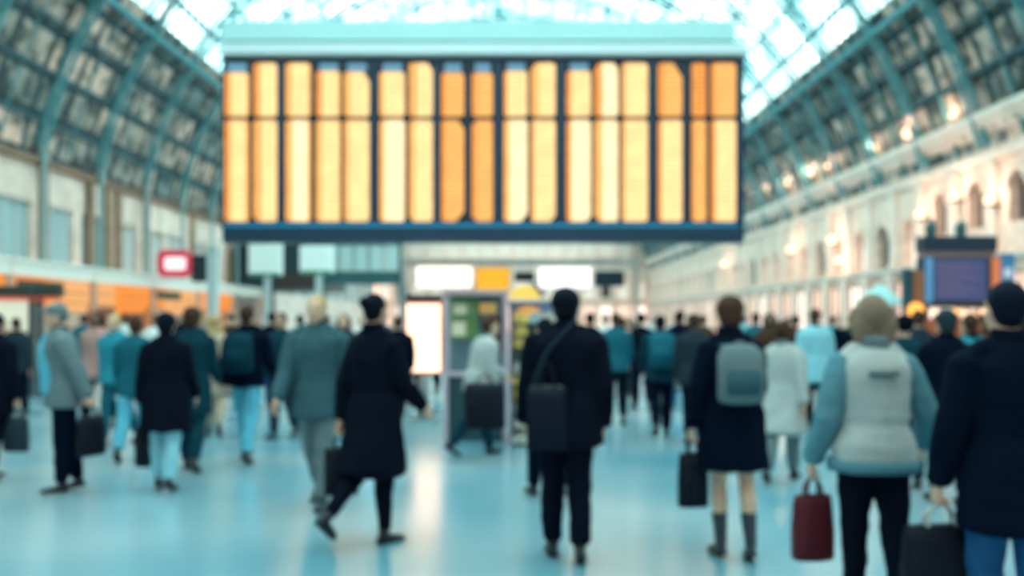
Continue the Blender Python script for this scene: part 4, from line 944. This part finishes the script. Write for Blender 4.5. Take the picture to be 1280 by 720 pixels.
# ---- the crowd: px, depth, height, heading, top, hem, trousers, hair, hair style, extra words
crowd = [
 (146,12.2,1.68,2.9,'bright teal',.84,'teal','blond','short','with fair hair facing us beside the padded black coat'),
 (168,11.0,1.66,.1,'teal',.8,'light blue','brown','short','directly before the padded black coat'),
 (240,10.2,1.72,.1,'dark teal',.62,'dark teal','brown','full','at the shoulder of the padded black coat'),
 (236,13.0,1.78,-.2,'navy',.8,'navy','brown','short','tall, behind the padded black coat'),
 (122,14.0,1.74,3.0,'dusty pink',.8,'navy','brown','bob','facing us behind the grey jacket'),
 (268,13.5,1.66,.2,'beige',.6,'beige','blond','long','with long fair hair by the navy jacket'),
 (352,13.0,1.68,2.8,'dark teal',.82,'charcoal','brown','short','facing us beside the slate coat'),
 (340,17.0,1.74,.0,'navy',.8,'blue','black','short','walking away under the mint light boxes'),
 (430,14.5,1.7,3.1,'charcoal',.7,'black','brown','bob','facing us between the slate coat and the long black coat'),
 (375,19,1.72,.1,'grey',.7,'navy','black','short','walking away behind the fair haired man'),
 (290,20,1.7,2.9,'brown',.8,'blue','black','hat','in a hat near the column'),
 (195,19,1.72,3.1,'white',.85,'navy','brown','short','facing us before the orange shops'),
 (105,20,1.7,.3,'teal',.8,'navy','black','short','walking away by the ticket stand'),
 (62,22,1.7,3.0,'beige',.7,'brown','blond','bob','facing us beyond the ticket stand posts'),
 (20,16,1.66,.2,'charcoal',.8,'navy','brown','short','before the cream panel of the ticket stand'),
 (518,17.6,1.72,.1,'black',.6,'black','black','full','right behind the advertising totem'),
 (498,15.0,1.66,.3,'black',.75,'black','brown','short','between the long black coat and the totem'),
 (545,21,1.7,2.9,'olive',.8,'navy','black','short','facing us past the advertising totem'),
 (738,16,1.7,.1,'navy',.8,'black','black','short','walking away beside the bulky man in black'),
 (770,14.8,1.7,.0,'teal',.84,'black','brown','short','in black trousers between bulky man and stooping person'),
 (757,20,1.72,3.1,'white',.85,'navy','black','short','facing us under the small navy sign'),
 (787,19,1.66,2.9,'dusty pink',.8,'charcoal','brown','long','facing us with long brown hair'),
 (802,17,1.7,.1,'black',.7,'black','black','hat','in a black hat by the stooping person'),
 (850,17,1.76,.2,'navy',.8,'denim blue','black','short','tall, past the stooping person'),
 (868,12.5,1.66,-.2,'charcoal',.8,'navy','brown','short','close behind the woman in boots'),
 (845,24,1.7,3.1,'light blue',.8,'blue','brown','short','facing us deep in the crowd'),
 (880,22,1.7,.1,'brown',.7,'black','black','hat','in a hat deep in the crowd'),
 (945,18,1.72,.1,'teal',.8,'navy','black','short','walking away past the grey backpack'),
 (962,15,1.7,2.9,'brown',.8,'navy','brown','bob','facing us past the pale grey coat'),
 (996,18,1.68,.2,'maroon',.8,'black','black','short','walking away beside the pale blue coat'),
 (1048,17,1.7,3.0,'navy',.8,'blue','brown','short','facing us between pale blue coat and pale grey top'),
 (1040,24,1.7,.1,'bright teal',.8,'navy','black','short','small and distant behind the pale blue coat'),
 (1065,20,1.72,.1,'olive',.8,'black','brown','short','walking away before the parasol'),
 (1112,14,1.68,2.9,'dusty pink',.8,'navy','black','long','facing us under the parasol'),
 (1148,12,1.7,.0,'charcoal',.7,'black','brown','short','standing at the foot of the lamp post'),
 (1232,13,1.66,3.0,'brown',.8,'navy','black','short','facing us at the coffee stand'),
 (1275,9,1.64,.1,'slate',.8,'navy','brown','bob','hidden by the shoulder of the navy coat'),
 (725,26,1.72,3.1,'beige',.7,'brown','brown','short','facing us far beneath the white sign'),
 (778,30,1.72,.1,'navy',.8,'navy','black','short','walking away far down the hall, before the parasol row'),
 (815,32,1.72,3.1,'white',.85,'blue','brown','short','facing us near the far lit windows'),
 (862,30,1.72,.2,'dark teal',.7,'black','black','hat','in a hat near the far lit windows'),
 (905,30,1.72,3.1,'maroon',.8,'navy','brown','bob','facing us far beyond the grey backpack'),
 (930,28,1.72,.1,'pale blue',.8,'navy','black','short','walking away far beyond the grey backpack'),
 (985,32,1.72,.1,'black',.7,'black','brown','short','far along the arcade wall'),
 (1020,34,1.74,3.1,'beige',.8,'blue','black','short','facing us far along the arcade wall'),
 (1085,29,1.72,.1,'blue',.8,'navy','brown','short','walking away along the arcade beyond the parasol'),
 (1125,24,1.72,2.9,'grey',.8,'black','blond','bob','fair haired near the arcade'),
 (480,28,1.72,.1,'slate',.7,'navy','black','short','walking away far beneath the balcony bridge'),
 (455,24,1.7,3.1,'white',.8,'blue','brown','bob','facing us beneath the balcony bridge'),
 (410,30,1.72,.1,'blue',.8,'navy','black','short','walking away beneath the dark balcony'),
 (318,26,1.7,3.1,'black',.7,'charcoal','brown','short','facing us before the orange shops near the column'),
 (255,24,1.72,.1,'grey',.8,'navy','blond','short','fair haired beneath the blank sign panel'),
 (225,28,1.7,3.0,'navy',.8,'black','brown','long','long haired beneath the red framed sign'),
 (155,26,1.72,.1,'white',.8,'beige','black','short','walking away along the orange shops'),
 (700,20,1.7,.1,'grey',.7,'black','black','short','hidden behind the bulky man in black'),
 (1170,26,1.72,.2,'teal',.8,'black','black','bob','between totem and arcade wall'),
]
rr = random.Random(3)
for (px, d, h, rz, top, hem, pants, hair, sty, words) in crowd:
    s = rr.choice((-1, 1)); g = rr.uniform(.12, .34)
    fem = sty in ('long', 'bob', 'bun')
    P(px, d, h, rz, ((s*g, .1 if s > 0 else .3), (-s*g, .3 if s > 0 else .1)), ((-s*g*.9, .12, .25), (s*g*.9, .12, rr.uniform(.2,.8))), rr.uniform(.0,.07), top, hem, rr.uniform(.02,.04), .02, pants,
      hair=hair, style=sty, skin=rr.choice(('light','light','tan','brown')), female=fem, near=False,
      label='person in %s %s, %s' % (top, 'coat' if hem < .75 else 'jacket', words), group='people in the crowd')
SKY = 9.0; FBLUR = 9.5; EXPO = 0.15
# ================================================================== sky, sun, camera
w = bpy.data.worlds.new('sky'); S.world = w; w.use_nodes = True; nt = w.node_tree; bg = nt.nodes['Background']
tc = nt.nodes.new('ShaderNodeTexCoord'); no = nt.nodes.new('ShaderNodeTexNoise'); no.inputs['Scale'].default_value = 3.5; no.inputs['Detail'].default_value = 5
cr = nt.nodes.new('ShaderNodeValToRGB'); cr.color_ramp.elements[0].position = .4; cr.color_ramp.elements[1].position = .6
cr.color_ramp.elements[0].color = (.92,.88,.84,1); cr.color_ramp.elements[1].color = (1,.89,.8,1)
nt.links.new(tc.outputs['Generated'], no.inputs['Vector']); nt.links.new(no.outputs['Fac'], cr.inputs[0]); nt.links.new(cr.outputs[0], bg.inputs['Color'])
bg.inputs['Strength'].default_value = SKY
cam = bpy.data.cameras.new('camera'); co = bpy.data.objects.new('camera', cam); COL.objects.link(co)
cam.sensor_width = 36; cam.lens = F/1280*36; cam.shift_y = (HOR-360)/1280; cam.clip_end = 400; cam.clip_start = .05
co.location = (0, 0, EYE); co.rotation_euler = (PI/2, 0, 0)
cam.dof.use_dof = True; cam.dof.focus_distance = 1.0; cam.dof.aperture_fstop = cam.lens/FBLUR
S.camera = co
S.view_settings.view_transform = 'Standard'; S.view_settings.look = 'None'; S.view_settings.gamma = 1; S.view_settings.use_curve_mapping = False
S.view_settings.exposure = EXPO
S.cycles.max_bounces = 8; S.cycles.diffuse_bounces = 4; S.cycles.transparent_max_bounces = 12; S.cycles.sample_clamp_indirect = 6
S.cycles.caustics_reflective = False; S.cycles.caustics_refractive = False
bpy.data.scenes.remove(TMP)
